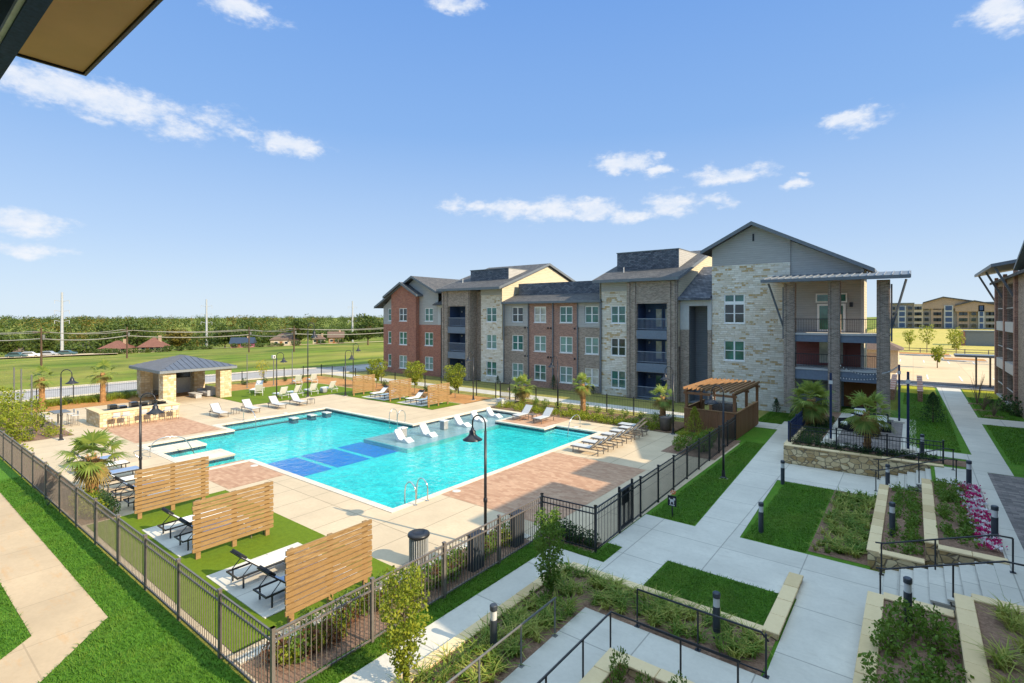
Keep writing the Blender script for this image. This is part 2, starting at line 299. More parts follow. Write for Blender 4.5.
# ---------------------------------------------------------------- mesh and object helpers
class MB:
    def __init__(s): s.v, s.f, s.m, s.cur = [], [], [], 0
    def mat(s, i): s.cur = i; return s
    def add(s, vs, fs):
        b = len(s.v); s.v += [tuple(p) for p in vs]
        for f in fs: s.f.append(tuple(b + i for i in f)); s.m.append(s.cur)
        return s
    def box(s, x0, x1, y0, y1, z0, z1):
        return s.add([(x0, y0, z0), (x1, y0, z0), (x1, y1, z0), (x0, y1, z0), (x0, y0, z1), (x1, y0, z1), (x1, y1, z1), (x0, y1, z1)],
                     [(0, 3, 2, 1), (4, 5, 6, 7), (0, 1, 5, 4), (1, 2, 6, 5), (2, 3, 7, 6), (3, 0, 4, 7)])
    def quad(s, a, b, c, d): return s.add([a, b, c, d], [(0, 1, 2, 3)])
    def rect(s, x0, x1, y0, y1, z): return s.quad((x0, y0, z), (x1, y0, z), (x1, y1, z), (x0, y1, z))
    def poly(s, pts, z): return s.add([(p[0], p[1], z) for p in pts], [tuple(range(len(pts)))])
    def prism(s, pts, z0, z1):
        k = len(pts)
        return s.add([(p[0], p[1], z0) for p in pts] + [(p[0], p[1], z1) for p in pts],
                     [tuple(range(k - 1, -1, -1)), tuple(range(k, 2 * k))] + [(i, (i + 1) % k, k + (i + 1) % k, k + i) for i in range(k)])
    def extr(s, pts, vec):
        """closed 3-D polygon extruded along vec"""
        k = len(pts); q = [tuple(a + b for a, b in zip(p, vec)) for p in pts]
        return s.add(list(pts) + q, [tuple(range(k - 1, -1, -1)), tuple(range(k, 2 * k))] + [(i, (i + 1) % k, k + (i + 1) % k, k + i) for i in range(k)])
    def beam(s, p, q, wd, ht, up=(0, 0, 1)):
        p, q = Vector(p), Vector(q); d = (q - p).normalized(); u = Vector(up)
        if abs(d.dot(u)) > .98: u = Vector((1, 0, 0))
        r = d.cross(u).normalized(); u = r.cross(d)
        c = [(-1, -1), (1, -1), (1, 1), (-1, 1)]
        vs = [p + r * a * wd / 2 + u * b * ht / 2 for a, b in c] + [q + r * a * wd / 2 + u * b * ht / 2 for a, b in c]
        return s.add(vs, [(3, 2, 1, 0), (4, 5, 6, 7), (0, 1, 5, 4), (1, 2, 6, 5), (2, 3, 7, 6), (3, 0, 4, 7)])
    def tube(s, pts, r, k=8, cap=True):
        pts = [Vector(p) for p in pts]; rs = r if isinstance(r, (list, tuple)) else [r] * len(pts)
        vs = []; ref = None
        for i, p in enumerate(pts):
            d = (pts[min(i + 1, len(pts) - 1)] - pts[max(i - 1, 0)])
            d = d.normalized() if d.length > 1e-9 else Vector((0, 0, 1))
            if ref is None:
                ref = Vector((0, 1, 0)) if abs(d.y) < .9 else Vector((1, 0, 0))
            u = (ref - d * ref.dot(d)).normalized(); ref = u; v = d.cross(u)
            vs += [p + (u * cos(2 * pi * j / k) + v * sin(2 * pi * j / k)) * rs[i] for j in range(k)]
        fs = [(i * k + j, i * k + (j + 1) % k, (i + 1) * k + (j + 1) % k, (i + 1) * k + j) for i in range(len(pts) - 1) for j in range(k)]
        if cap: fs += [tuple(range(k - 1, -1, -1)), tuple(range((len(pts) - 1) * k, len(pts) * k))]
        return s.add(vs, fs)
    def lathe(s, prof, k=16, c=(0, 0)):
        """profile [(r,z)] turned about the vertical through c"""
        return s.tube_prof([(c[0], c[1], z) for r, z in prof], [r for r, z in prof], k)
    def tube_prof(s, pts, rs, k):
        vs = []
        for p, r in zip(pts, rs): vs += [(p[0] + r * cos(2 * pi * j / k), p[1] + r * sin(2 * pi * j / k), p[2]) for j in range(k)]
        fs = [(i * k + j, i * k + (j + 1) % k, (i + 1) * k + (j + 1) % k, (i + 1) * k + j) for i in range(len(pts) - 1) for j in range(k)]
        fs += [tuple(range(k - 1, -1, -1)), tuple(range((len(pts) - 1) * k, len(pts) * k))]
        return s.add(vs, fs)
    def build(s, name, mats, parent=None, smooth=False, bevel=0.):
        me = bpy.data.meshes.new(name); me.from_pydata(s.v, [], s.f)
        mats = [mats] if isinstance(mats, str) else mats
        for x in mats: me.materials.append(MATS[x])
        if len(mats) > 1: me.polygons.foreach_set('material_index', s.m)
        if smooth: me.polygons.foreach_set('use_smooth', [True] * len(s.f))
        me.update(); o = bpy.data.objects.new(name, me); COL.objects.link(o)
        if parent is not None: o.parent = parent
        if bevel:
            b = o.modifiers.new('edge', 'BEVEL'); b.width = bevel; b.segments = 1; b.limit_method = 'ANGLE'
        return o

def tag(o, label=None, cat=None, group=None, kind=None):
    if label: o['label'] = label
    if cat: o['category'] = cat
    if group: o['group'] = group
    if kind: o['kind'] = kind
    return o
def thing(name, label, cat, loc=(0, 0, 0), rz=0., group=None):
    o = bpy.data.objects.new(name, None); COL.objects.link(o); o.empty_display_size = .2
    o.location = loc; o.rotation_euler = (0, 0, rz)
    return tag(o, label, cat, group)
def dup(src, loc, rz=0., label=None, group=None, scale=None):
    r = src.copy(); COL.objects.link(r); r.location = loc; r.rotation_euler = (0, 0, rz)
    if scale: r.scale = scale if isinstance(scale, tuple) else (scale,) * 3
    if label: r['label'] = label
    if group: r['group'] = group
    for ch in src.children:
        c = ch.copy(); COL.objects.link(c); c.parent = r
        for g in ch.children:
            d = g.copy(); COL.objects.link(d); d.parent = c
    return r
class Kind:
    """first call moves the prototype itself, later calls copy it"""
    def __init__(s, proto): s.p, s.used = proto, False
    def put(s, loc, rz=0., label=None, group=None, scale=None):
        if s.used: return dup(s.p, loc, rz, label, group, scale)
        s.used = True; s.p.location = loc; s.p.rotation_euler = (0, 0, rz)
        if scale: s.p.scale = scale if isinstance(scale, tuple) else (scale,) * 3
        if label: s.p['label'] = label
        if group: s.p['group'] = group
        return s.p
def struct(name, mb, mats, smooth=False): return tag(mb.build(name, mats, None, smooth), kind='structure')
def stuff(name, mb, mats, label, cat): return tag(mb.build(name, mats), label, cat, kind='stuff')
ORD = ['first', 'second', 'third', 'fourth', 'fifth', 'sixth', 'seventh', 'eighth', 'ninth', 'tenth', 'eleventh', 'twelfth', 'thirteenth', 'fourteenth']
def rnd(a, b): return random.uniform(a, b)
def rvec():
    while True:
        v = Vector((rnd(-1, 1), rnd(-1, 1), rnd(-1, 1)))
        if .01 < v.length < 1: return v.normalized()
# ================================================================ the setting
def sm(t): t = max(0., min(1., t)); return t * t * (3 - 2 * t)
def terr(X, Y):
    z = -10 * sm((-78 - X) / 270)
    z += .86 * sm((Y - 47) / 14) * sm((X + 40) / 30) + .75 * sm((Y - 118) / 90) * sm((X + 60) / 60)
    return z
def zbase(X, Y):
    if -39.6 < X < -15.4 and 9.9 < Y < 33.4: return -1.9
    return terr(X, Y) - .06
def frange(a, b, st):
    k = int(round((b - a) / st)); return [a + (b - a) * i / k for i in range(k + 1)]
gx = [-3000, -1500, -900, -600, -450] + frange(-360, -80, 10) + frange(-76, 44, 2) + frange(60, 300, 30) + [450, 800, 1500, 3000]
gy = [-1500, -800, -400, -200, -100, -60] + frange(-40, 120, 2) + frange(130, 360, 10) + [450, 600, 900, 1500, 3000]
mb = MB(); W_ = len(gy)
mb.v = [(x, y, zbase(x, y)) for x in gx for y in gy]
for i in range(len(gx) - 1):
    for j in range(W_ - 1): mb.f.append((i * W_ + j, (i + 1) * W_ + j, (i + 1) * W_ + j + 1, i * W_ + j + 1)); mb.m.append(0)
struct('ground', mb, 'field_grass', True)

# lawns round the pool yard
mb = MB(); mb.rect(-62, -9.9, -9, 5.24, 0.004); mb.rect(-9.9, -8.45, -9, 5.24, .004); mb.rect(-10.6, -8.1, 5.24, 15.0, .004); mb.rect(-8.45, -.8, -9, 5.24, .004)
mb.rect(-8.1, -2.4, 5.24, 15.0, .004); mb.rect(-9.2, -1.05, 15.0, 46.2, .004); mb.rect(-2.4, -.8, 5.24, 15., .004)
struct('lawn', mb, 'lawn_grass')
mb = MB(); mb.rect(-62, -9.2, 37.4, 46.2, .002)
struct('lawn', mb, 'dry_grass')

# pool deck with the pool cut out
POOL = [(-16.5, 13.5), (-16.5, 30.7), (-19.9, 30.7), (-19.9, 29.3), (-24.25, 29.3), (-24.25, 32.7), (-28, 32.7), (-28, 24.7), (-38.85, 24.7), (-38.85, 16.2), (-36.3, 16.2), (-36.3, 11), (-28.2, 11), (-28.2, 13.5)]
FING = [(-35.2, -33.7), (-31.85, -30.0)]
def inside(x, y, P):
    c = False; k = len(P)
    for i in range(k):
        (x1, y1), (x2, y2) = P[i], P[(i + 1) % k]
        if (y1 > y) != (y2 > y) and x < (x2 - x1) * (y - y1) / (y2 - y1) + x1: c = not c
    return c
def cells(xs, ys, pred):
    return [(xs[i], xs[i + 1], ys[j], ys[j + 1]) for i in range(len(xs) - 1) for j in range(len(ys) - 1) if pred((xs[i] + xs[i + 1]) / 2, (ys[j] + ys[j + 1]) / 2)]
px_ = sorted({p[0] for p in POOL}); py_ = sorted({p[1] for p in POOL})
mb = MB()
for c in cells(sorted(set(px_ + [-60, -10.35, -8.3])), sorted(set(py_ + [5.35, 15.0, 33.3])), lambda x, y: not inside(x, y, POOL) and not (x > -10.35 and y < 15.0)):
    mb.rect(*c, .01)
for i, (p, q) in enumerate(zip(POOL, POOL[1:] + POOL[:1])): mb.quad((*p, .01), (*q, .01), (*q, -.1), (*p, -.1))
mb.rect(-31, -28.4, 33.3, 38.6, .012)
struct('pool_deck', mb, 'deck_concrete')
def offs(P, d):
    k = len(P); out = []
    for i in range(k):
        a, b, c = Vector(P[i - 1]), Vector(P[i]), Vector(P[(i + 1) % k])
        n1 = Vector(((b - a).y, -(b - a).x)).normalized(); n2 = Vector(((c - b).y, -(c - b).x)).normalized()
        out.append(tuple(b + (n1 + n2) * d))
    return out
out, inn = offs(POOL, .3), offs(POOL, -.03)
mb = MB()
for i in range(len(POOL)):
    j = (i + 1) % len(POOL)
    mb.quad((*inn[i], .03), (*out[i], .03), (*out[j], .03), (*inn[j], .03)); mb.quad((*inn[i], .03), (*inn[j], .03), (*inn[j], -.06), (*inn[i], -.06)); mb.quad((*out[i], .03), (*out[i], .0), (*out[j], .0), (*out[j], .03))
for a, b in FING:
    mb.box(a, b, 10.9, 13.45, -.06, .034)
struct('pool_coping', mb, 'coping_concrete')
# basin: tile band, walls, floor, ledge, steps, lane panels
mb = MB()
for i in range(len(POOL)):
    p, q = POOL[i], POOL[(i + 1) % len(POOL)]
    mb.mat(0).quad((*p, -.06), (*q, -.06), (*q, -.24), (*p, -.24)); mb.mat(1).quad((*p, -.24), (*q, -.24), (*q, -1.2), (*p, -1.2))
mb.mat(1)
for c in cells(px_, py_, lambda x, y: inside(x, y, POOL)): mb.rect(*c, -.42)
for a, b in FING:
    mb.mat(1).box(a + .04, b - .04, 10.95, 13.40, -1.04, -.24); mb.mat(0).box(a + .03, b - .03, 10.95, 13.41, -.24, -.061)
mb.mat(2); mb.box(-27.97, -23.77, 20.52, 29.25, -1.0, -.19); mb.box(-27.97, -24.28, 29.25, 32.66, -1.0, -.19)
mb.mat(4)
for k in range(4): mb.box(-19.86, -16.53, 29.33 + .33 * k - (1.0 if k == 0 else 0), 30.66, -.70 + .13 * k, -.54 + .11 * k)
for k in range(3): mb.box(-38.82, -37.9 + .42 * (2 - k) - .42, 16.25, 24.66, -.7 + .1 * k, -.52 + .1 * k)
mb.box(-38.8, -29., 24.0, 24.66, -.7, -.5)
for k in range(3): mb.box(-33.65, -31.9, 11.05, 12.9 - .55 * k, -.7 + .1 * k, -.52 + .1 * k)
mb.mat(3)
for a, b in ((13.53, 16.0), (16.3, 18.45), (18.75, 20.9)): mb.rect(-28.2, -24.5 if b < 20 else -24.5, a, min(b, 20.5), -.412)
struct('pool_basin', mb, ['tile_band', 'ripple_lit_plaster', 'pool_ledge', 'pool_lane', 'pool_step'])
mb = MB()
mi_ = lambda x, y: (1 if x < -23.75 and x > -28 and y > 20.5 else 2 if (x > -19.9 and y > 29.3) or x < -37.9 or y > 23.9 and x < -28 or (y < 13.0 and x < -31.9) else 0)
for c in cells(sorted(set(px_ + [-23.75, -37.9, -31.9])), sorted(set(py_ + [20.5, 23.9, 13.0])), lambda x, y: inside(x, y, POOL)):
    mb.mat(mi_((c[0] + c[1]) / 2, (c[2] + c[3]) / 2)); mb.rect(*c, -.13)
struct('water', mb, ['water', 'shallow_water', 'step_water'])

# brick paved areas in the deck
mb = MB(); mb.rect(-44.3, -37.3, 10.85, 15.8, .018); mb.rect(-28.5, -24.2, 10.55, 13.2, .018); mb.rect(-16.2, -12.7, 15.9, 24.7, .018); mb.rect(-12.7, -10.6, 15.9, 24.7, .018)
mb.rect(-23.95, -20.2, 29.6, 33.3, .018)
struct('brick_paving', mb, 'deck_paver')
# artificial turf panels and concrete pads
mb = MB(); mb.rect(-24.15, -12.35, 5.5, 10.4, .03); mb.rect(-55, -45.2, 21.6, 33.1, .03); mb.rect(-45.0, -31.2, 29.6, 33.1, .031)
struct('turf', mb, 'turf')
PADS = [(-16.6, -13.1, 6.6, 9.5), (-22., -18.6, 6.6, 9.5), (-36.3, -33.0, 30.1, 32.6), (-41.4, -38.0, 30.1, 32.6)]
mb = MB()
for p in PADS: mb.box(*p, 0, .05)
struct('concrete_pads', mb, 'walk_concrete')
mb = MB(); mb.box(-12.1, -11.8, 5.4, 14.8, 0, .06); mb.box(-11.8, -10.6, 14.5, 14.8, 0, .06)
struct('kerb', mb, 'coping_concrete')
# planting beds
mb = MB(); mb.rect(-11.8, -10.35, 5.4, 14.5, .02); mb.rect(-10.6, -8.35, 15.05, 15.85, .022); mb.rect(-60, -24.3, 5.4, 6.5, .02); mb.rect(-60, -43, 6.5, 9.2, .02)
mb.rect(-11.4, -8.4, 28.6, 34.0, .022)
struct('mulch_bed', mb, 'mulch_dark')
mb = MB(); mb.rect(-60.2, -55.2, 9.2, 37.3, .021); mb.rect(-55.2, -31.1, 33.3, 37.3, .021)
struct('mulch_bed', mb, 'mulch_orange')
mb = MB(); mb.rect(-28.3, -12.6, 33.35, 37.3, .021)
struct('mulch_bed', mb, 'mulch_brown')

# walks (pool level)
mb = MB()
for r in [(-9.6, -8.65, -4, 14.65), (-8.65, -7.7, 13.95, 14.65), (-7.7, -6.15, 13.95, 16.0), (-8.25, -.55, 16.0, 19.2), (-5.2, -1.1, 27.0, 30.3), (-2.52, -.92, -4, 16.0), (-6.9, -5.5, -4, 12.1), (-5.5, -2.52, 10.85, 12.1)]:
    mb.rect(*r, .022)
mb.poly([(-6.35, 19.2), (-4.8, 19.2), (-5.6, 42.2), (-7.45, 42.2)], .018)
struct('path', mb, 'walk_concrete')
mb = MB(); mb.rect(-62, -5.6, 38.9, 40.9, .014)
struct('sidewalk', mb, 'walk_concrete')
mb = MB(); mb.poly([(-62, 2.75), (-16.9, 2.8), (-11.6, -2.6), (-9.8, -1.85), (-16.4, 4.18), (-62, 4.3)], .02)
struct('path', mb, 'tan_walk')
mb = MB(); mb.rect(-8.4, -6.9, -4, 12.1, .016); mb.rect(-8.4, -2.6, 12.1, 13.7, .016); mb.rect(-2.75, -1.1, 19.5, 27.0, .016); mb.rect(-5.5, -2.6, 5., 10.85, .015)
struct('mulch_bed', mb, 'mulch_dark')

# street west of the pool and the field beyond
mb = MB(); R0 = [(-63.5, -60), (-63.5, 26), (-62.5, 36), (-59.5, 46), (-59.5, 110)]; R1 = [(-72, -60), (-72, 26), (-71, 36), (-67.5, 46), (-67.5, 110)]
for i in range(4): mb.quad((*R1[i], .02), (*R0[i], .02), (*R0[i + 1], .02), (*R1[i + 1], .02))
struct('road', mb, 'road_concrete')
mb = MB()
for R, s in ((R0, .16), (R1, -.16)):
    for i in range(4):
        a, b = R[i], R[i + 1]; mb.prism([(a[0], a[1]), (a[0] + s, a[1]), (b[0] + s, b[1]), (b[0], b[1])], 0, .14)
struct('kerb', mb, 'kerb')

# upper terrace on the right
T = .93
mb = MB()
for r in [(1.75, 40, 16.95, 19.95), (.62, 40, 19.95, 30.9), (1.15, 40, 5, 16.95), (-5.35, 40, 30.95, 46.4), (-.9, 40, 46.4, 63.)]: mb.rect(*r, T)
struct('terrace_lawn', mb, 'lawn_grass')
mb = MB()
for r in [(1.75, 2.55, 16.95, 19.95), (2.05, 2.55, 19.95, 27.6), (1.1, 2.55, 27.6, 30.5), (2.0, 3.4, 30.5, 32.6), (-.3, 2.3, 32.6, 33.9), (3.4, 9, 43.8, 46.4)]: mb.rect(*r, T + .014)
mb.poly([(2.3, 32.6), (3.4, 32.6), (3.45, 63.5), (1.75, 63.5)], T + .010)
mb.rect(-3.95, .15, 32.0, 43, T + .006)
struct('path', mb, 'walk_concrete')
mb = MB(); mb.rect(2.55, 5.7, 5, 30.45, T + .012); mb.rect(-3.35, -.5, 32.6, 42, T + .016)
struct('stone_paving', mb, 'dark_paver')
mb = MB(); mb.rect(-5.35, -3.95, 31.0, 43, T + .008); mb.rect(-3.95, 1.0, 31.0, 32.0, T + .008); mb.rect(1.0, 2.0, 31.0, 32.2, T + .009); mb.rect(.6, 2.05, 20, 27.5, T + .008)
mb.rect(1.15, 3.2, 5, 16.6, T + .008); mb.rect(-.6, .82, 5, 16.4, .46); mb.rect(-.82, .32, 19.8, 27.3, .46)
struct('mulch_bed', mb, 'mulch_dark')
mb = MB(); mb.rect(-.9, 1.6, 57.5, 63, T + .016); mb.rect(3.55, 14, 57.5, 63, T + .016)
struct('sunny_lawn', mb, 'sun_yellow_grass')  # grass coloured yellow to stand in for sunlight on this end

# two flights of concrete steps
mb = MB()
for k in range(7): mb.box(-.57 + .335 * k, 1.75, 16.97, 19.28, .02 + .133 * k - (.1 if k == 0 else 0), .02 + .133 * (k + 1) - .06); mb.box(-.66 + .335 * k, -.62 + .335 * (k + 1) + .02, 16.96, 19.29, .02 + .133 * (k + 1) - .059, .02 + .133 * (k + 1) - .006)
struct('steps', mb, 'walk_concrete')
mb = MB()
for k in range(7): mb.box(-1.10 + .325 * k, 1.12, 27.75, 30.2, .02 + .133 * k - (.1 if k == 0 else 0), .02 + .133 * (k + 1) - .06); mb.box(-1.19 + .325 * k, -1.15 + .325 * (k + 1) + .02, 27.74, 30.21, .02 + .133 * (k + 1) - .059, .02 + .133 * (k + 1) - .006)
struct('steps', mb, 'walk_concrete')

# parking court north of the buildings
mb = MB()
def tq(x0, x1, y0, y1, dz, k=6):
    for i in range(k):
        a, b = y0 + (y1 - y0) * i / k, y0 + (y1 - y0) * (i + 1) / k
        mb.quad((x0, a, terr(x0, a) + dz), (x1, a, terr(x1, a) + dz), (x1, b, terr(x1, b) + dz), (x0, b, terr(x0, b) + dz))
for k in range(12): tq(-14 + 8 * k, -6 + 8 * k, 67.5, 118, .07)
struct('parking_lot', mb, 'lot_concrete')
mb = MB()
for k in range(12): tq(-14 + 8 * k, -6 + 8 * k, 63.2, 67.5, .075, 3)
struct('road', mb, 'asphalt')
mb = MB(); mb.box(-14, 80, 67.4, 67.6, .8, 1.05); mb.box(-14, 1.5, 63, 63.2, .8, 1.05); mb.box(3.5, 80, 63, 63.2, .8, 1.05)
for (x, y, l) in [(3.6, 101, 5), (-8, 90, 4), (13, 90, 5), (-3, 112, 8)]: mb.prism([(x, y), (x + l * .5, y - 1), (x + l, y), (x + l, y + 5), (x, y + 5)], .8, 1.1)
struct('kerb', mb, 'kerb')
mb = MB(); mb.rect(3.7, 8.5, 101.2, 105.8, 1.12); mb.rect(-7.9, -4.1, 90.2, 94.8, 1.12); mb.rect(13.1, 17.9, 90.2, 94.8, 1.12); mb.rect(-2.9, 4.9, 112.2, 116.8, 1.12)
struct('mulch_bed', mb, 'mulch_orange')
mb = MB()
for k in range(14): mb.rect(-10 + 2.8 * k, -9.88 + 2.8 * k, 71, 76.2, terr(0, 80) + .085)
for k in range(14): mb.rect(-10 + 2.8 * k, -9.88 + 2.8 * k, 95.5, 100.4, terr(0, 97) + .085)
mb.rect(-14, 60, 65.3, 65.42, terr(0, 66) + .085)
struct('parking_lines', mb, 'paint_white')
mb = MB()
for k in range(10): tq(-14 + 12 * k, -2 + 12 * k, 118, 296, .05, 14)
struct('meadow', mb, 'meadow')
# ================================================================ buildings
def wall_y(mb, Y, x0, x1, z0, z1, ops=(), depth=.12):
    """wall facing -Y with real openings (x0,x1,z0,z1) and reveals"""
    xs = sorted({x0, x1} | {a for o in ops for a in o[:2]}); zs = sorted({z0, z1} | {a for o in ops for a in o[2:]})
    for a, b, c, d in cells(xs, zs, lambda x, z: not any(o[0] < x < o[1] and o[2] < z < o[3] for o in ops)):
        mb.quad((a, Y, c), (b, Y, c), (b, Y, d), (a, Y, d))
    for a, b, c, d in ops:
        mb.quad((a, Y, c), (a, Y, d), (a, Y + depth, d), (a, Y + depth, c)); mb.quad((b, Y, c), (b, Y + depth, c), (b, Y + depth, d), (b, Y, d))
        mb.quad((a, Y, c), (a, Y + depth, c), (b, Y + depth, c), (b, Y, c)); mb.quad((a, Y, d), (b, Y, d), (b, Y + depth, d), (a, Y + depth, d))
PANES = ['pane_green', 'pane_green', 'pane_blind', 'pane_dark', 'pane_curtain', 'pane_green', 'pane_blind', 'pane_dark']
def window(root, x, z, Y, wd=1.55, ht=1.7, pane=None, depth=.12):
    a, b, c, d = x - wd / 2, x + wd / 2, z - ht / 2, z + ht / 2; y = Y + depth
    f = MB(); t = .085
    f.box(a, b, y - .07, y, c, c + t); f.box(a, b, y - .07, y, d - t, d); f.box(a, a + t, y - .07, y, c + t, d - t); f.box(b - t, b, y - .07, y, c + t, d - t)
    f.box(x - .06, x + .06, y - .075, y, c + t, d - t); f.box(a + t, x - .06, y - .06, y, z - .03, z + .03); f.box(x + .06, b - t, y - .06, y, z - .03, z + .03)
    f.box(a - .05, b + .05, y - depth - .04, y - .071, c - .07, c - .005)
    o = f.build('window', 'white_trim', root)
    p = MB(); p.box(a + .02, b - .02, y - .02, y + .02, c + .02, d - .02)
    p.build('pane', pane or random.choice(PANES), o)
    return (a, b, c, d)
def op(x, z, wd=1.55, ht=1.7): return (x - wd / 2, x + wd / 2, z - ht / 2, z + ht / 2)
ZC = (1.6, 4.72, 7.85)
def gable_roof_x(name, x0, x1, yr, zr, y0, z0, y1, z1, root, mat='shingle', th=.22, fas='fascia'):
    """ridge along X"""
    m = MB(); m.extr([(x0, y0, z0), (x0, yr, zr), (x0, y1, z1), (x0, y1, z1 - th), (x0, yr, zr - th), (x0, y0, z0 - th)], (x1 - x0, 0, 0))
    o = m.build(name, mat, root)
    f = MB(); f.box(x0, x1, y0 - .03, y0 - .002, z0 - th - .04, z0 + .02)
    for xx in (x0 - .03, x1 + .002): f.extr([(xx, y0, z0 - th - .04), (xx, yr, zr - th - .04), (xx, y1, z1 - th - .04), (xx, y1, z1 + .03), (xx, yr, zr + .03), (xx, y0, z0 + .03)], (.028, 0, 0))
    f.build('fascia', fas, o); return o
def gable_roof_y(name, xa, za, xr, zr, xb, zb, y0, y1, root, mat='shingle', th=.22, fas='fascia'):
    """ridge along Y"""
    m = MB(); P = [(xa, za), (xr, zr), (xb, zb), (xb, zb - th), (xr, zr - th), (xa, za - th)]
    m.extr([(p[0], y0, p[1]) for p in P], (0, y1 - y0, 0)); o = m.build(name, mat, root)
    f = MB(); f.extr([(xa, y0 - .03, za - th - .05), (xr, y0 - .03, zr - th - .05), (xb, y0 - .03, zb - th - .05), (xb, y0 - .03, zb + .03), (xr, y0 - .03, zr + .03), (xa, y0 - .03, za + .03)], (0, .028, 0))
    f.box(xa - .03, xa - .002, y0, y1, za - th, za + .01); f.box(xb + .002, xb + .03, y0, y1, zb - th, zb + .01)
    f.build('fascia', fas, o); return o

apt = thing('apartment_building', 'long three storey brick and stone apartment building facing the pool across the fence', 'apartment building', (0, 0, 0))
def part(mb, name, mats, lab=None, bevel=0.):
    o = mb.build(name, mats, apt, bevel=bevel)
    if lab: o['label'] = lab
    return o
# --- west block: red brick bay under its own gable, siding either side
m = MB(); cw = [(-56.55, z) for z in ZC]; wall_y(m, 46, -58.2, -55.8, 0, 6.55, [op(-56.55, z, 1.35) for z in ZC[:2]])
m.mat(1); wall_y(m, 46, -58.2, -55.8, 6.55, 8.9, [op(-56.55, ZC[2], 1.35)]); m.extr([(-58.2, 46.0, 8.9), (-55.8, 46.0, 8.9), (-55.8, 46.0, 10.6)], (0, .05, 0))
m.mat(0); m.quad((-58.2, 46, 0), (-58.2, 46, 6.55), (-58.2, 64, 6.55), (-58.2, 64, 0)); m.mat(1).quad((-58.2, 46, 6.55), (-58.2, 46, 9.4), (-58.2, 64, 9.4), (-58.2, 64, 6.55))
m.mat(0); wall_y(m, 46, -50.9, -47.4, 0, 6.55, [op(-49.1, z) for z in ZC[:2]])
m.mat(1); wall_y(m, 46, -50.9, -47.4, 6.55, 10.6, [op(-49.1, ZC[2])]); m.extr([(-50.9, 46.0, 10.6), (-47.4, 46.0, 10.6), (-51.7, 46.0, 12.6), (-55.0, 46.0, 10.8)], (0, .05, 0))
part(m, 'wall', ['red_brick', 'grey_siding'])
m = MB(); wall_y(m, 45.4, -55.8, -50.9, 0, 10.5, [op(-53.4, z) for z in ZC]); m.extr([(-55.8, 45.4, 10.5), (-50.9, 45.4, 10.5), (-53.5, 45.4, 11.85)], (0, .05, 0))
m.quad((-55.8, 45.4, 0), (-55.8, 45.4, 10.5), (-55.8, 46, 10.5), (-55.8, 46, 0)); m.quad((-50.9, 45.4, 0), (-50.9, 46, 0), (-50.9, 46, 10.5), (-50.9, 45.4, 10.5))
part(m, 'bay', ['red_brick'], 'red brick bay under a small gable')
for z in ZC:
    window(apt, -56.55, z, 46, 1.35); window(apt, -49.1, z, 46); window(apt, -53.4, z, 45.4)
gable_roof_y('roof', -59.4, 8.95, -51.7, 12.9, -47.1, 10.75, 45.3, 63, apt)
gable_roof_y('roof', -57.0, 10.3, -53.5, 12.15, -50.2, 10.4, 44.9, 50, apt)
# --- recessed stair entries
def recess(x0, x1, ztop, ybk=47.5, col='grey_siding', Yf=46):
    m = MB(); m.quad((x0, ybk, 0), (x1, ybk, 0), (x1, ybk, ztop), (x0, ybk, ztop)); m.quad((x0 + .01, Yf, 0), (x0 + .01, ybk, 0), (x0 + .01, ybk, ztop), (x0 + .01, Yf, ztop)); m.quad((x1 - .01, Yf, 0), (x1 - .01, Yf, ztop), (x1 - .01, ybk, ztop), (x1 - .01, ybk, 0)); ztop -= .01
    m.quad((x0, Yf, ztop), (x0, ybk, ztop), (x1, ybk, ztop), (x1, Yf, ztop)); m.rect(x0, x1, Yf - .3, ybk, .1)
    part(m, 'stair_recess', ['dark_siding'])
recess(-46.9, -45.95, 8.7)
m = MB(); m.box(-47.4, -46.9, 45.95, 48, 6.55, 9.0); m.box(-46.9, -45.95, 45.95, 48, 8.7, 9.0); m.mat(1).box(-47.39, -46.91, 45.96, 48, 0, 6.549)
part(m, 'wall', ['light_panel', 'red_brick'])
m = MB(); m.extr([(-47.7, 45.3, 9.0), (-47.7, 45.3, 9.15), (-47.7, 48.5, 10.3), (-47.7, 48.5, 9.0)], (1.9, 0, 0)); part(m, 'roof', ['shingle'])
m = MB(); m.box(-41.3, -40.15, 46.5, 48, 0, 10.6); part(m, 'wall', ['grey_brick'])
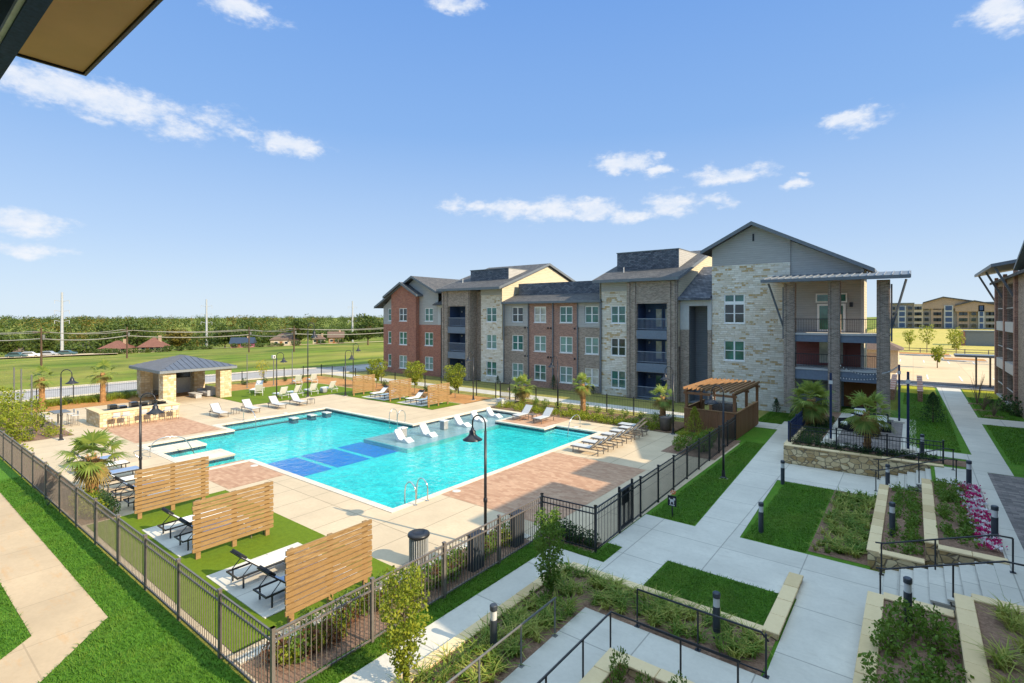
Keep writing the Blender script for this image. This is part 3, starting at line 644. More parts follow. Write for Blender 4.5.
# --- balcony bays
def balcony_bay(x0, x1, o0, o1, mat, ztop, Y=45.2, door_at=.62):
    m = MB(); ops = [(o0, o1, .12, 2.55), (o0, o1, 3.37, 5.6), (o0, o1, 6.4, 8.85)]
    wall_y(m, Y, x0, x1, 0, ztop, ops, .35)
    m.quad((x0, Y, 0), (x0, Y, ztop), (x0, Y + 2.4, ztop), (x0, Y + 2.4, 0)); m.quad((x1, Y, 0), (x1, Y + 2.4, 0), (x1, Y + 2.4, ztop), (x1, Y, ztop))
    for xx in (x0 + .12, o0 - .32, o1 + .12, x1 - .35): m.box(xx, xx + .22, Y - .09, Y + .02, 0, ztop - .1)
    part(m, 'bay', [mat])
    for k, (a, b, c, d) in enumerate(ops):
        Yb = Y + 2.1
        m = MB(); m.quad((o0, Yb, c), (o1, Yb, c), (o1, Yb, d), (o0, Yb, d)); m.quad((o0, Y + .35, c), (o0, Yb, c), (o0, Yb, d), (o0, Y + .35, d)); m.quad((o1, Y + .35, c), (o1, Y + .35, d), (o1, Yb, d), (o1, Yb, c))
        m.quad((o0, Y + .35, d), (o0, Yb, d), (o1, Yb, d), (o1, Y + .35, d)); bal = part(m, 'balcony', ['navy_siding'])
        s = MB(); s.box(o0 + .003, o1 - .003, Y - .02, Yb, c - .80 if k else -.05, c); s.build('slab', 'slab_blue', bal)
        r = MB(); r.box(o0, o1, Y + .12, Y + .17, c + 1.02, c + 1.08); r.box(o0, o1, Y + .12, Y + .17, c + .1, c + .14)
        for i in range(24): xx = o0 + (o1 - o0) * (i + .5) / 24; r.box(xx - .012, xx + .012, Y + .13, Y + .155, c + .14, c + 1.02)
        r.build('railing', 'rail_blue', bal)
        xd = o0 + (o1 - o0) * door_at; dm = MB()
        for q in (-.46, .46):
            dm.mat(0); dm.box(xd + q - .42, xd + q + .42, Yb - .06, Yb - .005, c + .02, c + 2.15); dm.mat(1); dm.box(xd + q - .27, xd + q + .27, Yb - .075, Yb - .061, c + .3, c + 1.95)
        dm.build('door', ['navy_siding', random.choice(['pane_curtain', 'pane_green', 'pane_curtain'])], bal)
        l = MB(); l.box(o0 + .35, o0 + .47, Yb - .12, Yb - .004, c + 1.7, c + 1.9); l.build('wall_light', 'white_plastic', bal)
balcony_bay(-45.95, -41.3, -44.9, -42.0, 'grey_brick', 10.7)
balcony_bay(-21.35, -16.55, -20.35, -17.45, 'grey_brick', 10.9)
# --- stone bays
def stone_bay(x0, x1, xw, Y, ztop):
    m = MB(); wall_y(m, Y, x0, x1, 0, 10.1, [op(xw, z) for z in ZC]); m.quad((x0, Y, 0), (x0, Y, 10.1), (x0, Y + 2, 10.1), (x0, Y + 2, 0)); m.quad((x1, Y, 0), (x1, Y + 2, 0), (x1, Y + 2, 10.1), (x1, Y, 10.1))
    m.mat(1).box(x0 - .02, x1 + .02, Y - .03, Y + 2, 10.1, ztop)
    part(m, 'bay', ['stone_veneer', 'grey_siding'], 'pale stone bay')
    for z in ZC: window(apt, xw, z, Y)
stone_bay(-40.15, -36.75, -38.55, 45.9, 10.9); stone_bay(-24.25, -21.4, -22.45, 45.7, 11.0)
# --- middle block
xm = (-34.83, -31.8, -28.52, -25.5)
m = MB(); wall_y(m, 46, -33.4, -27.05, 0, 9.2, [op(x, z) for x in xm[1:3] for z in ZC])
m.mat(1); wall_y(m, 46, -36.75, -33.4, 0, 6.55, [op(xm[0], z) for z in ZC[:2]]); wall_y(m, 46, -27.05, -24.25, 0, 6.55, [op(xm[3], z) for z in ZC[:2]])
m.mat(2); wall_y(m, 45.95, -36.75, -33.4, 6.55, 9.2, [op(xm[0], ZC[2])], .17); wall_y(m, 45.95, -27.05, -24.25, 6.55, 9.2, [op(xm[3], ZC[2])], .17)
part(m, 'wall', ['brown_brick', 'grey_brick', 'grey_siding'])
for x in xm:
    for z in ZC: window(apt, x, z, 46)
m = MB()
for x in (-33.3, -30.1, -27.1): m.box(x - .05, x + .05, 45.86, 45.97, .2, 9.1)
m.box(-36.5, -36.4, 45.5, 45.62, .2, 9.1); m.box(-24.35, -24.2, 45.5, 45.62, .2, 9.1)
part(m, 'downpipe', ['fascia'])
m = MB(); m.extr([(-36.7, 45.45, 9.25), (-36.7, 48.1, 10.15), (-36.7, 48.1, 9.95), (-36.7, 45.45, 9.03)], (12.5, 0, 0)); part(m, 'roof', ['shingle'])
m = MB(); m.box(-36.7, -24.2, 45.40, 45.448, 9.05, 9.27); part(m, 'gutter', ['fascia'])
m = MB(); m.box(-36.2, -24.25, 48.0, 64, 9.9, 11.4); part(m, 'roof_screen', ['shingle_wall'])
m = MB()
for i, x in enumerate(xm[:3]):
    for z in (3.3, 6.4):
        for q in (1.05, 1.4): m.lathe([(.07, z - .09), (.1, z - .03), (.1, z + .03), (.07, z + .09)], 8, (x + q, 45.97))
part(m, 'dryer_vents', ['dark_fascia'])
# --- roofs of the two tall blocks, gable ends facing east, dormer boxes
for (x0, x1, bx0, bx1, bt) in ((-46.4, -36.4, -43.7, -37.7, 13.3), (-24.7, -16.2, -23.7, -17.4, 14.0)):
    ze = 10.95 if x0 < -30 else 11.15
    rf = gable_roof_x('roof', x0, x1, 54.8, ze + 3.4, 44.7, ze, 64.6, ze + .4, apt)
    b = MB(); b.box(bx0, bx1, 48, 57, ze + .9, bt); b.build('dormer', 'shingle_wall', rf)
    c = MB(); c.mat(1).box(bx1 + .004, bx1 + .05, 48, 57, ze + .9, bt - .01); c.mat(0).box(bx0 - .06, bx1 + .08, 47.94, 57.1, bt, bt + .08); c.build('dormer_trim', ['fascia', 'grey_siding'], rf)
    for xx in (x0 + .35, x1 - .35):
        g = MB(); g.extr([(xx, 45.6, ze - .1), (xx, 54.8, ze + 3.1), (xx, 64, ze + .1), (xx, 64, 5), (xx, 45.6, 5)], (.03 if xx > x0 + 1 else -.03, 0, 0)); part(g, 'gable_wall', ['cream_siding'])
    v = MB(); v.tube([(x0 + 2.1, 47.2, ze + .6), (x0 + 2.1, 47.2, ze + 1.35)], .06, 8); part(v, 'vent_pipe', ['galv'])
# --- link with tall stair opening
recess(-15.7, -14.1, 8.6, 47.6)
m = MB(); m.box(-16.5, -15.7, 45.9, 48, 6.5, 9.1); m.box(-14.1, -13.76, 45.9, 48, 6.5, 9.1); m.box(-15.7, -14.1, 45.9, 48, 8.6, 9.1)
m.mat(1).box(-16.49, -15.71, 45.91, 48, 0, 6.499); m.box(-14.09, -13.76, 45.91, 48, 0, 6.499)
part(m, 'wall', ['light_panel', 'grey_brick'])
m = MB(); m.extr([(-16.7, 45.4, 9.1), (-16.7, 45.4, 9.3), (-16.7, 52.5, 12.6), (-16.7, 52.5, 9.1)], (2.94, 0, 0)); part(m, 'roof', ['shingle_wall'])
# --- east gable block
m = MB(); wall_y(m, 46, -13.75, -7.7, 0, 12.0, [(-12.75, -11.1, 7.1, 9.55), (-12.75, -11.1, 3.95, 5.65)])
m.quad((-13.75, 46, 0), (-13.75, 46, 12.0), (-13.75, 47, 12), (-13.75, 47, 0))
part(m, 'wall', ['stone_veneer'], 'pale stone wall with two windows')
m = MB(); m.quad((-13.7, 46.02, 12.0), (-7.7, 46.02, 12.0), (-7.7, 46.02, 13.8), (-13.7, 46.02, 13.8)); m.quad((-13.7, 46.02, 13.8), (-7.7, 46.02, 13.8), (-10.43, 46.02, 15.25), (-13.7, 46.02, 13.8))
m.extr([(-13.75, 46.03, 11.9), (-7.69, 46.03, 11.9), (-7.69, 46.03, 13.75), (-10.43, 46.03, 15.1), (-13.75, 46.03, 13.4)], (0, .05, 0))
m.quad((-7.7, 46.1, 5.95), (-2.95, 46.1, 5.95), (-2.95, 46.1, 11.3), (-7.7, 46.1, 11.3)); m.add([(-7.7, 46.1, 11.3), (-2.95, 46.1, 11.3), (-7.7, 46.1, 13.7)], [(0, 1, 2)])
m.quad((-13.75, 47, 0), (-13.75, 47, 13.5), (-13.75, 50.5, 13.5), (-13.75, 50.5, 0)); m.quad((-13.75, 50.5, 0), (-13.75, 50.5, 9), (-13.75, 64, 9), (-13.75, 64, 0)); m.quad((-13.75, 50.5, 0), (-13.75, 50.5, 13.4), (-10.43, 50.5, 15.1), (-2.95, 50.5, 11.2)); m.quad((-13.75, 50.5, 0), (-2.95, 50.5, 11.2), (-2.95, 50.5, 0), (-5, 50.5, 0))
part(m, 'wall', ['grey_siding'])
m = MB(); m.quad((-7.7, 46.1, 3.1), (-2.95, 46.1, 3.1), (-2.95, 46.1, 5.94), (-7.7, 46.1, 5.94)); part(m, 'wall', ['maroon_siding'])
m = MB(); m.quad((-7.7, 46.1, .2), (-2.95, 46.1, .2), (-2.95, 46.1, 3.09), (-7.7, 46.1, 3.09)); part(m, 'wall', ['dark_siding'])
m = MB(); m.quad((-2.95, 46.1, .2), (-2.95, 50.5, .2), (-2.95, 50.5, 11.3), (-2.95, 46.1, 11.3)); part(m, 'wall', ['cream_siding'])
m = MB(); m.box(-3.05, -2.85, 46.0, 46.2, .9, 11.2); part(m, 'corner_board', ['light_panel'])
window(apt, -11.925, 7.93, 46, 1.65, 1.66); window(apt, -11.925, 4.8, 46, 1.65, 1.7)
f = MB(); f.box(-12.75, -11.1, 46.05, 46.12, 8.84, 8.95); f.box(-12.75, -11.1, 46.05, 46.12, 9.47, 9.55); f.box(-12.75, -12.66, 46.05, 46.12, 8.95, 9.47); f.box(-11.19, -11.1, 46.05, 46.12, 8.95, 9.47); f.box(-11.98, -11.87, 46.05, 46.12, 8.95, 9.47); f.box(-12.75, -11.1, 46.05, 46.12, 8.76, 8.839)
o = f.build('window', 'white_trim', apt); f = MB(); f.box(-12.7, -11.15, 46.1, 46.13, 8.9, 9.5); f.build('pane', 'pane_green', o)
gable_roof_y('roof', -14.5, 13.3, -10.43, 15.42, -2.2, 11.15, 45.3, 51.2, apt)
m = MB(); m.box(-10.5, -10.36, 45.98, 46.0, 13.9, 14.5); part(m, 'gable_vent', ['dark_fascia'])
# columns, balcony floors, doors, canopy of the gable block
for x in (-7.3, -4.45, -1.6):
    m = MB(); m.box(x - .37, x + .37, 43.15, 43.85, .93, 10.2); m.box(x - .30, x - .22, 43.1, 43.149, .95, 10.1); m.box(x + .22, x + .30, 43.1, 43.149, .95, 10.1); part(m, 'column', ['grey_brick'])
for z0, z1 in ((5.85, 6.5), (3.1, 3.95)):
    m = MB(); m.box(-7.66, -1.3, 43.3, 46.05, z0, z1 - .15); b = part(m, 'balcony', ['slab_blue'])
    c = MB(); c.box(-7.68, -1.26, 43.25, 46.06, z1 - .15, z1 - .02); c.build('slab', 'light_panel', b)
    r = MB(); r.box(-7.6, -1.3, 43.34, 43.38, z1 + .98, z1 + 1.03); r.box(-7.6, -1.3, 43.34, 43.38, z1 + .1, z1 + .13)
    for i in range(60): xx = -7.6 + 6.3 * (i + .5) / 60; r.box(xx - .01, xx + .01, 43.35, 43.37, z1 + .13, z1 + .98)
    for i in range(22): yy = 43.4 + 2.6 * (i + .5) / 22; r.box(-1.32, -1.30, yy - .01, yy + .01, z1 + .1, z1 + .98)
    r.box(-1.33, -1.29, 43.34, 46.05, z1 + .98, z1 + 1.03); r.build('railing', 'black_metal', b)
    d = MB(); d.mat(0).box(-5.85, -4.0, 45.99, 46.07, z1, z1 + 2.15); d.mat(1)
    for q in (-5.7, -4.85): d.box(q, q + .68, 45.97, 45.989, z1 + .2, z1 + 2.0)
    d.mat(0)
    if z1 > 5: d.box(-5.95, -3.9, 45.99, 46.07, z1 + 2.25, z1 + 2.95); d.mat(1).box(-5.85, -4.0, 45.97, 45.989, z1 + 2.35, z1 + 2.85)
    d.build('door', ['white_trim' if z1 > 5 else 'maroon_siding', 'pane_curtain' if z1 < 5 else 'pane_green'], b)
    l = MB(); l.box(-3.75, -3.55, 45.9, 46.08, z1 + 1.9, z1 + 2.25); l.build('wall_light', 'black_metal', b)
m = MB(); m.box(-4.1, -1.7, 45.9, 46.0, 1.0, 3.0); part(m, 'door', ['door_wood'])
m = MB(); m.extr([(-9.0, 41.9, 10.2), (-9.0, 41.9, 10.42), (-9.0, 46.3, 10.95), (-9.0, 46.3, 10.6)], (8.9, 0, 0)); cn = part(m, 'canopy', ['fascia'])
f = MB(); f.quad((-8.95, 41.95, 10.185), (-8.95, 46.2, 10.585), (-.15, 46.2, 10.585), (-.15, 41.95, 10.185)); f.build('soffit', 'soffit_tan', cn)
f = MB()
for i in range(20): xx = -8.8 + 8.6 * i / 19; f.extr([(xx, 41.92, 10.43), (xx, 41.92, 10.48), (xx, 46.3, 11.01), (xx, 46.3, 10.96)], (.05, 0, 0))
f.build('seam', 'seam_metal', cn)
for (x, xx) in ((-7.75, -8.6), (-1.15, -.35)):
    m = MB(); m.beam((x, 43.5, 6.9), (xx, 42.6, 10.15), .09, .11); m.build('brace', 'fascia', cn)
    m = MB(); m.box(x - .05, x + .05, 43.42, 43.58, 6.0, 9.9); m.build('brace_post', 'fascia', cn)
# back and core, so that nothing is open
m = MB(); m.quad((-58.2, 64, -.1), (-58.2, 64, 9), (-13.75, 64, 9), (-13.75, 64, -.1)); part(m, 'wall', ['brown_brick'])
for (x, y) in ((-24.9, 45.6), (-34.2, 45.6), (-30.9, 45.5), (-20.9, 44.9), (-40.5, 45.4), (-8.6, 45.5)): pass

# --- east wing: facade towards the courtyard, shades the right half of the yard
wing = thing('apartment_building', 'brick apartment wing at the right edge with a propped flat canopy over stacked balconies', 'apartment building')
def wpart(mb, name, mats): return mb.build(name, mats, wing)
def wall_x(mb, X, y0, y1, z0, z1, ops=()):
    ys = sorted({y0, y1} | {a for o in ops for a in o[:2]}); zs = sorted({z0, z1} | {a for o in ops for a in o[2:]})
    for a, b, c, d in cells(ys, zs, lambda x, z: not any(o[0] < x < o[1] and o[2] < z < o[3] for o in ops)): mb.quad((X, b, c), (X, a, c), (X, a, d), (X, b, d))
    for a, b, c, d in ops:
        mb.quad((X, a, c), (X + .9, a, c), (X + .9, a, d), (X, a, d)); mb.quad((X, b, c), (X, b, d), (X + .9, b, d), (X + .9, b, c)); mb.quad((X, a, c), (X, b, c), (X + .9, b, c), (X + .9, a, c)); mb.quad((X, a, d), (X + .9, a, d), (X + .9, b, d), (X, b, d))
BY = [(51.2, 55.6), (56.4, 60.8), (18, 22.2), (25, 28.2)]
ops = [(a, b, c, d) for a, b in BY for c, d in ((1.1, 3.4), (4.2, 6.5), (7.3, 10.2))]
m = MB(); wall_x(m, 5.8, 12.4, 61.5, .9, 10.6, ops); m.quad((5.8, 61.5, .9), (5.8, 61.5, 10.6), (22, 61.5, 10.6), (22, 61.5, .9)); m.quad((5.8, 12.4, 0), (22, 12.4, 0), (22, 12.4, 10.6), (5.8, 12.4, 10.6)); m.quad((22, 12.4, 0), (22, 61.5, 0), (22, 61.5, 10.6), (22, 12.4, 10.6))
wpart(m, 'wall', ['grey_brick'])
for a, b, c, d in ops:
    m = MB(); m.quad((6.7, a, c), (6.7, a, d), (6.7, b, d), (6.7, b, c)); o = wpart(m, 'balcony', ['navy_siding'])
    r = MB(); r.box(5.76, 5.82, a, b, c + 1.0, c + 1.06); r.box(5.68, 5.85, a - .1, b + .1, c - .78, c - .02); r.build('slab', 'light_panel', o)
    r = MB(); r.box(6.62, 6.69, (a + b) / 2 - .8, (a + b) / 2 + .8, c + .05, c + 2.1); r.build('door', 'pane_dark', o)
for y in (50.6, 56.0, 61.3):
    m = MB(); m.box(5.62, 5.82, y - .32, y + .32, .9, 11.0); wpart(m, 'column', ['brown_brick'])
m = MB(); m.extr([(5.3, 12.0, 10.6), (13.5, 12.0, 13.4), (22.5, 12.0, 10.6), (22.5, 12.0, 10.4), (13.5, 12.0, 13.2), (5.3, 12.0, 10.4)], (0, 49.6, 0)); wpart(m, 'roof', ['shingle'])
m = MB(); m.extr([(5.2, 46.9, 10.9), (5.2, 38, 13.9), (5.2, 29.1, 10.9), (5.2, 29.1, 10.7), (5.2, 38, 13.7), (5.2, 46.9, 10.7)], (10, 0, 0)); wpart(m, 'roof', ['fascia'])
m = MB(); m.extr([(5.7, 46.4, 10.6), (5.7, 38, 13.6), (5.7, 29.6, 10.6)], (.1, 0, 0)); wpart(m, 'gable_wall', ['grey_siding'])
for y0, y1 in ((50.2, 62.9), (24.6, 28.6), (17.2, 23.0)):
    m = MB(); m.extr([(4.4, y0, 11.45), (7.2, y0, 12.0), (7.2, y0, 11.75), (4.4, y0, 11.22)], (0, y1 - y0, 0)); c = wpart(m, 'canopy', ['fascia'])
    for k in range(3):
        y = y0 + .7 + (y1 - y0 - 1.6) * k / 2; b = MB(); b.beam((5.75, y, 8.9), (4.65, y, 11.25), .11, .14); b.build('brace', 'fascia', c)
# a lower south part of the wing
m = MB(); m.box(6.1, 22, 6, 12.39, 0, 8.6); wpart(m, 'wall', ['brown_brick'])

# --- the building the photographer stands in: eave, beam and balcony
own = thing('apartment_building', 'tan soffit and dark eave of the near building jutting in at top left corner', 'apartment building')
m = MB(); m.box(-7.53, 14, -9, 1.69, 10.62, 10.9); rf = m.build('roof', 'fascia', own)
m = MB(); m.box(-7.525, 14, .91, 1.685, 10.585, 10.618); m.build('soffit', 'soffit_tan', rf)
m = MB(); m.box(-7.56, -7.531, -9, 1.72, 10.56, 10.95); m.box(-7.531, 14, 1.691, 1.72, 10.56, 10.95); m.build('fascia', 'dark_fascia', rf)
m = MB(); m.mat(0).box(-7.0, 6, .79, .90, 10.0, 10.61); m.mat(1).box(-7.0, 6, .755, .788, 10.02, 10.06); m.build('beam', ['stucco_blue', 'galv'], own)
m = MB(); m.box(-7.2, 6, -1.6, .75, 10.4, 10.58); m.build('ceiling', 'stucco_blue', own)
m = MB(); m.box(-7.2, 14, -9, -1.7, 0, 10.5); m.box(-1.3, 6, -1.69, .25, 5.7, 6.15); m.box(5.9, 6.3, -1.69, .9, 0, 10.5); m.build('wall', 'grey_brick', own)

# --- far apartment building across the meadow
far = thing('apartment_building', 'distant four storey tan and grey apartment building beyond the yellow meadow', 'apartment building', (0, 0, 0))
zb = terr(0, 300) - .2
def fx(px, Y): a = ((px - 512) / 518 * .7907 - .6122) / ((px - 512) / 518 * .6122 + .7907); return a * Y
FY = 300.
segs = [(880, 914, 11.6, 'wall_greybrown'), (914, 923, 11.4, 'wall_tan'), (923, 931, 11.8, 'wall_greybrown'), (931, 942, 12.2, 'wall_brown'), (942, 957, 12.2, 'wall_greybrown'), (957, 969, 10.6, 'wall_brown'), (969, 980, 10.6, 'wall_cream'), (980, 1040, 11.6, 'wall_greybrown')]
for i, (a, b, h, mt) in enumerate(segs):
    m = MB(); yy = FY - (i % 2) * .8; m.box(fx(a, FY), fx(b, FY), yy, FY + 16, zb, zb + h); m.build('wall', mt, far)
def far_gable(a, p, b, ze, zr, y):
    A, P_, B = fx(a, FY), fx(p, FY), fx(b, FY); m = MB(); m.extr([(A, y, ze), (P_, y, zr), (B, y, ze), (B, y, ze - .5), (P_, y, zr - .5), (A, y, ze - .5)], (0, 18, 0)); r = m.build('roof', 'shingle', far)
    m = MB(); m.extr([(A, y + .5, ze - .5), (P_, y + .5, zr - .52), (B, y + .5, ze - .5), (B, y + .5, ze - 3), (A, y + .5, ze - 3)], (0, 16, 0)); m.build('gable_wall', 'wall_brown', r)
far_gable(923, 943, 980, zb + 12.2, zb + 14.6, FY - 1.6); far_gable(955, 974, 997, zb + 10.9, zb + 12.8, FY - 2.0)
m = MB(); m.box(fx(878, FY), fx(914.5, FY), FY - 1.2, FY + 16, zb + 11.6, zb + 12.0); m.box(fx(980, FY), fx(1041, FY), FY - 1.5, FY + 16, zb + 11.6, zb + 12.0); m.build('roof', 'fascia', far)
for a, b in ((898, 906), (944, 953), (978, 984)):
    m = MB(); m.box(fx(a, FY), fx(b, FY), FY - 1.5, FY - 1.0, zb + .5, zb + 10.6); q = m.build('balcony_frame', 'light_panel', far)
    for k in range(4):
        r = MB(); r.box(fx(a + 1.2, FY), fx(b - 1.2, FY), FY - 1.58, FY - 1.51, zb + .8 + 2.55 * k, zb + 2.7 + 2.55 * k); r.build('balcony', 'navy_siding', q)
for px in (893, 910, 916.5, 919.5, 926.5, 935.5, 939, 961, 965, 973.5, 988, 991, 995):
    for k in range(4):
        m = MB(); x = fx(px, FY); m.box(x - .75, x + .75, FY - .95, FY - .82, zb + 1.0 + 2.6 * k, zb + 2.4 + 2.6 * k); m.build('window', 'pane_dark', far)

# --- garage beside the parking court
gar = thing('garage', 'small tan garage with a brown hipped roof beside the parking lot', 'garage', (-4.4, 76.5, .93))
m = MB(); m.box(-6, 3.0, 0, 6, 0, 2.7); m.build('wall', 'wall_tan', gar)
m = MB(); m.add([(-6.5, -.5, 2.7), (3.5, -.5, 2.7), (3.5, 6.5, 2.7), (-6.5, 6.5, 2.7), (-3, 3, 4.6), (0, 3, 4.6)], [(0, 1, 5, 4), (1, 2, 5), (2, 3, 4, 5), (3, 0, 4), (0, 3, 2, 1)]); m.build('roof', 'roof_brown', gar)
for x in (-4.8, -1.6, .7):
    m = MB(); m.box(x - 1.1, x + 1.1, -.04, -.003, 0, 2.2); m.build('garage_door', 'wall_brown', gar)

# --- pavilion with stone piers and hipped metal roof
pav = thing('pavilion', 'open stone pavilion with hipped standing seam metal roof beside the pool deck', 'pavilion', (-55.15, 19.9, .01))
for (x, y) in ((-2.7, -2.3), (3.2, -2.4), (3.2, 2.3), (-2.7, 2.3)):
    m = MB(); m.box(x - .5, x + .5, y - .5, y + .5, 0, 2.75); m.build('pier', 'gold_stone', pav)
m = MB(); E_ = [(-3.9, -3.25), (4.0, -3.25), (4.0, 3.2), (-3.9, 3.2)]; A, B = (-.6, 0, 3.95), (.7, 0, 3.95)
m.add([(*e, 2.95) for e in E_] + [A, B], [(0, 1, 5, 4), (1, 2, 5), (2, 3, 4, 5), (3, 0, 4)]); rf = m.build('roof', 'roof_metal', pav)
m = MB(); m.box(-3.9, 4.0, -3.25, 3.2, 2.72, 2.94); m.build('fascia', 'grey_trim', rf)
m = MB()
for i in range(18):
    x = -3.8 + 7.7 * i / 17
    for s in (-3.23, 3.18):
        t = 1 if -.6 <= x <= .7 else 1 - max(-.6 - x, x - .7) / 3.3
        if t > .03: m.beam((x, s, 2.97), (x, s * (1 - t), 2.97 + t), .04, .05)
for i in range(14):
    y = -3.1 + 6.2 * i / 13; t = 1 - abs(y) / 3.22
    if t > .03: m.beam((3.98, y, 2.97), (3.98 - 3.28 * t, y, 2.97 + t), .04, .05); m.beam((-3.88, y, 2.97), (-3.88 + 3.28 * t, y, 2.97 + t), .04, .05)
m.build('seam', 'roof_metal', rf)
m = MB(); m.box(-3.2, -2.9, -1.7, 1.7, 0, 2.7); m.build('back_wall', 'light_panel', pav)
tv = thing('television', 'black wall television under the pavilion roof', 'television', (-57.95, 20.7, 1.55)); m = MB(); m.box(-.06, .1, -.8, .8, 0, .95); m.build('bezel', 'dark_fascia', tv)
m = MB(); m.box(.101, .108, -.76, .76, .04, .91); m.build('screen', 'screen_black', tv)
# ================================================================ stone walls
def wall_run(name, label, segs, mat='rubble_stone', cap=.06, over=.03):
    """segs: (x0,x1,y0,y1,z0,z1) stone blocks with a cap slab each"""
    t = thing(name, label, 'retaining wall', (segs[0][0], segs[0][2], 0)); ox, oy = segs[0][0], segs[0][2]
    for s in segs:
        x0, x1, y0, y1, z0, z1 = s; x0 -= ox; x1 -= ox; y0 -= oy; y1 -= oy
        m = MB(); m.box(x0, x1, y0, y1, z0, z1); m.build('stone_face', mat, t)
        c = MB(); L = max(x1 - x0, y1 - y0); k = max(1, int(L / .75))
        for i in range(k):
            a, b = i / k, (i + 1) / k; g = .006
            if x1 - x0 > y1 - y0: c.box(x0 + (x1 - x0) * a + g, x0 + (x1 - x0) * b - g, y0 - over, y1 + over, z1 + .001, z1 + cap + rnd(-.006, .006))
            else: c.box(x0 - over, x1 + over, y0 + (y1 - y0) * a + g, y0 + (y1 - y0) * b - g, z1 + .001, z1 + cap + rnd(-.006, .006))
        c.build('cap', 'stone_cap', t, bevel=.012)
    return t
wall_run('retaining_wall', 'long rough stone retaining wall below the palm terrace railing', [(-5.4, -1.2, 30.35, 30.65, -.1, .92), (-1.2, 1.1, 30.35, 30.65, -.1, .93), (-5.42, -5.12, 30.66, 41, -.1, .92)])
wall_run('retaining_wall', 'lower stepped stone planter wall beside the grey shrub bed', [(-1.12, -.84, 19.5, 27.4, -.1, .46), (-.84, .28, 19.46, 19.74, -.1, .46)])
wall_run('retaining_wall', 'upper stepped stone planter wall beside the pink and white flowers', [(.3, .58, 19.95, 27.6, .2, .93), (.58, 2.1, 19.6, 19.9, .2, .93)])
wall_run('retaining_wall', 'low stone wall left of the dark shrubs at bottom right corner', [(-.92, -.62, 4, 16.6, -.1, .46), (-.62, .8, 16.45, 16.75, -.1, .46)])
wall_run('retaining_wall', 'tall stone wall between two planted tiers at bottom right corner', [(.82, 1.12, 4, 16.7, .1, .93), (1.12, 3.6, 16.6, 16.9, .1, .93)])
wall_run('retaining_wall', 'flat stone kerb wall round the liriope bed and small grass square', [(-8.66, -8.4, -3, 13.66, -.1, .04), (-8.4, -2.9, 13.68, 13.94, -.1, .04), (-2.88, -2.56, 13.66, 17.2, -.1, .12)])
wall_run('retaining_wall', 'low stone kerb round shrub planter inside the handrails at bottom edge', [(-5.42, -5.1, -2, 10.7, -.1, .18), (-5.1, -2.6, 10.4, 10.7, -.1, .18)])
for k, (x0, lab) in enumerate(((-1.5, 'brown brick ramp wall nearer the columns, left of the conifer'), (.3, 'brown brick ramp wall right behind the conifer'))):
    t = thing('ramp_wall', lab, 'wall', (x0, 52, T)); m = MB(); m.extr([(0, 0, 0), (0, 8, 0), (0, 8, 1.3), (0, 0, .8)], (.3, 0, 0)); m.build('brick_face', 'brown_brick', t)
    m = MB(); m.extr([(-.04, 0, .801), (-.04, 8, 1.301), (-.04, 8, 1.35), (-.04, 0, .85)], (.38, 0, 0)); m.build('cap', 'brown_brick', t)

# ================================================================ fences and rails
def fence(name, label, p, q, z=0., h=1.5, post=2.4, mat='bronze_metal', sp=.12, mesh=None, w_=.015, cat='fence', rails=(.12, -.22, -.03), skip=(), rw=.018):
    P, Q = Vector((*p, z)), Vector((*q, z)); L = (Q - P).length
    t = thing(name, label, cat, P, atan2(Q.y - P.y, Q.x - P.x)); k = max(1, round(L / post))
    for i in range(k + 1):
        m = MB(); x = L * i / k; m.box(x - .035, x + .035, -.035, .035, -.02, h + .04); m.box(x - .045, x + .045, -.045, .045, h + .041, h + .07); m.build('post', mat, t)
    for i in range(k):
        if i in skip: continue
        m = MB(); a, b = L * i / k + .035, L * (i + 1) / k - .035
        for r in rails:
            zz = r if r > 0 else h + r
            m.box(a, b, -rw, rw, zz - rw, zz + rw)
        c = int((b - a) / sp)
        for j in range(c):
            x = a + (b - a) * (j + .5) / c; m.box(x - w_ / 2, x + w_ / 2, -w_ / 2, w_ / 2, .06, h - .03)
        m.build('picket_panel', mat, t)
    return t
fence('metal_fence', 'long bronze picket fence on the left between lawn and lounger beds', (-60, 5.3), (-10.1, 5.25), h=1.5)
fence('metal_fence', 'bronze picket fence in front of the reddish bed and wooden screens', (-10.1, 5.25), (-10.25, 14.95), h=1.5)
fence('metal_fence', 'short dark picket fence return facing the small lawn corner', (-10.25, 14.95), (-8.22, 15.08), h=1.5, mat='black_metal')
gf = fence('metal_fence', 'black picket fence between brick paving and the long lawn strip', (-8.22, 15.08), (-8.75, 34.0), h=1.5, mat='black_metal', post=1.9, sp=.11)
fence('metal_fence', 'thin dark picket fence behind the pool planting before the far apartments', (-60, 37.55), (-31, 37.55), h=1.4, mat='black_metal', sp=.14, w_=.01, rw=.011)
fence('metal_fence', 'thin dark picket fence behind the hedge between far gate and pergola', (-28.7, 37.55), (-12.5, 37.55), h=1.4, mat='black_metal', sp=.14, w_=.01, rw=.011)
fence('metal_fence', 'thin dark picket fence along the street west of the pavilion', (-60, 5.3), (-60, 37.55), h=1.4, mat='black_metal', sp=.14, w_=.01, rw=.011)
fence('railing', 'dark blue picket railing on the left edge of the palm terrace', (-5.3, 31.2), (-5.35, 38.4), z=.95, h=1.07, mat='navy_metal', sp=.075, cat='railing')
fence('railing', 'dark picket railing along the top of the stone terrace wall', (-5.2, 31.1), (1.1, 31.1), z=.95, h=1.0, mat='black_metal', cat='railing')
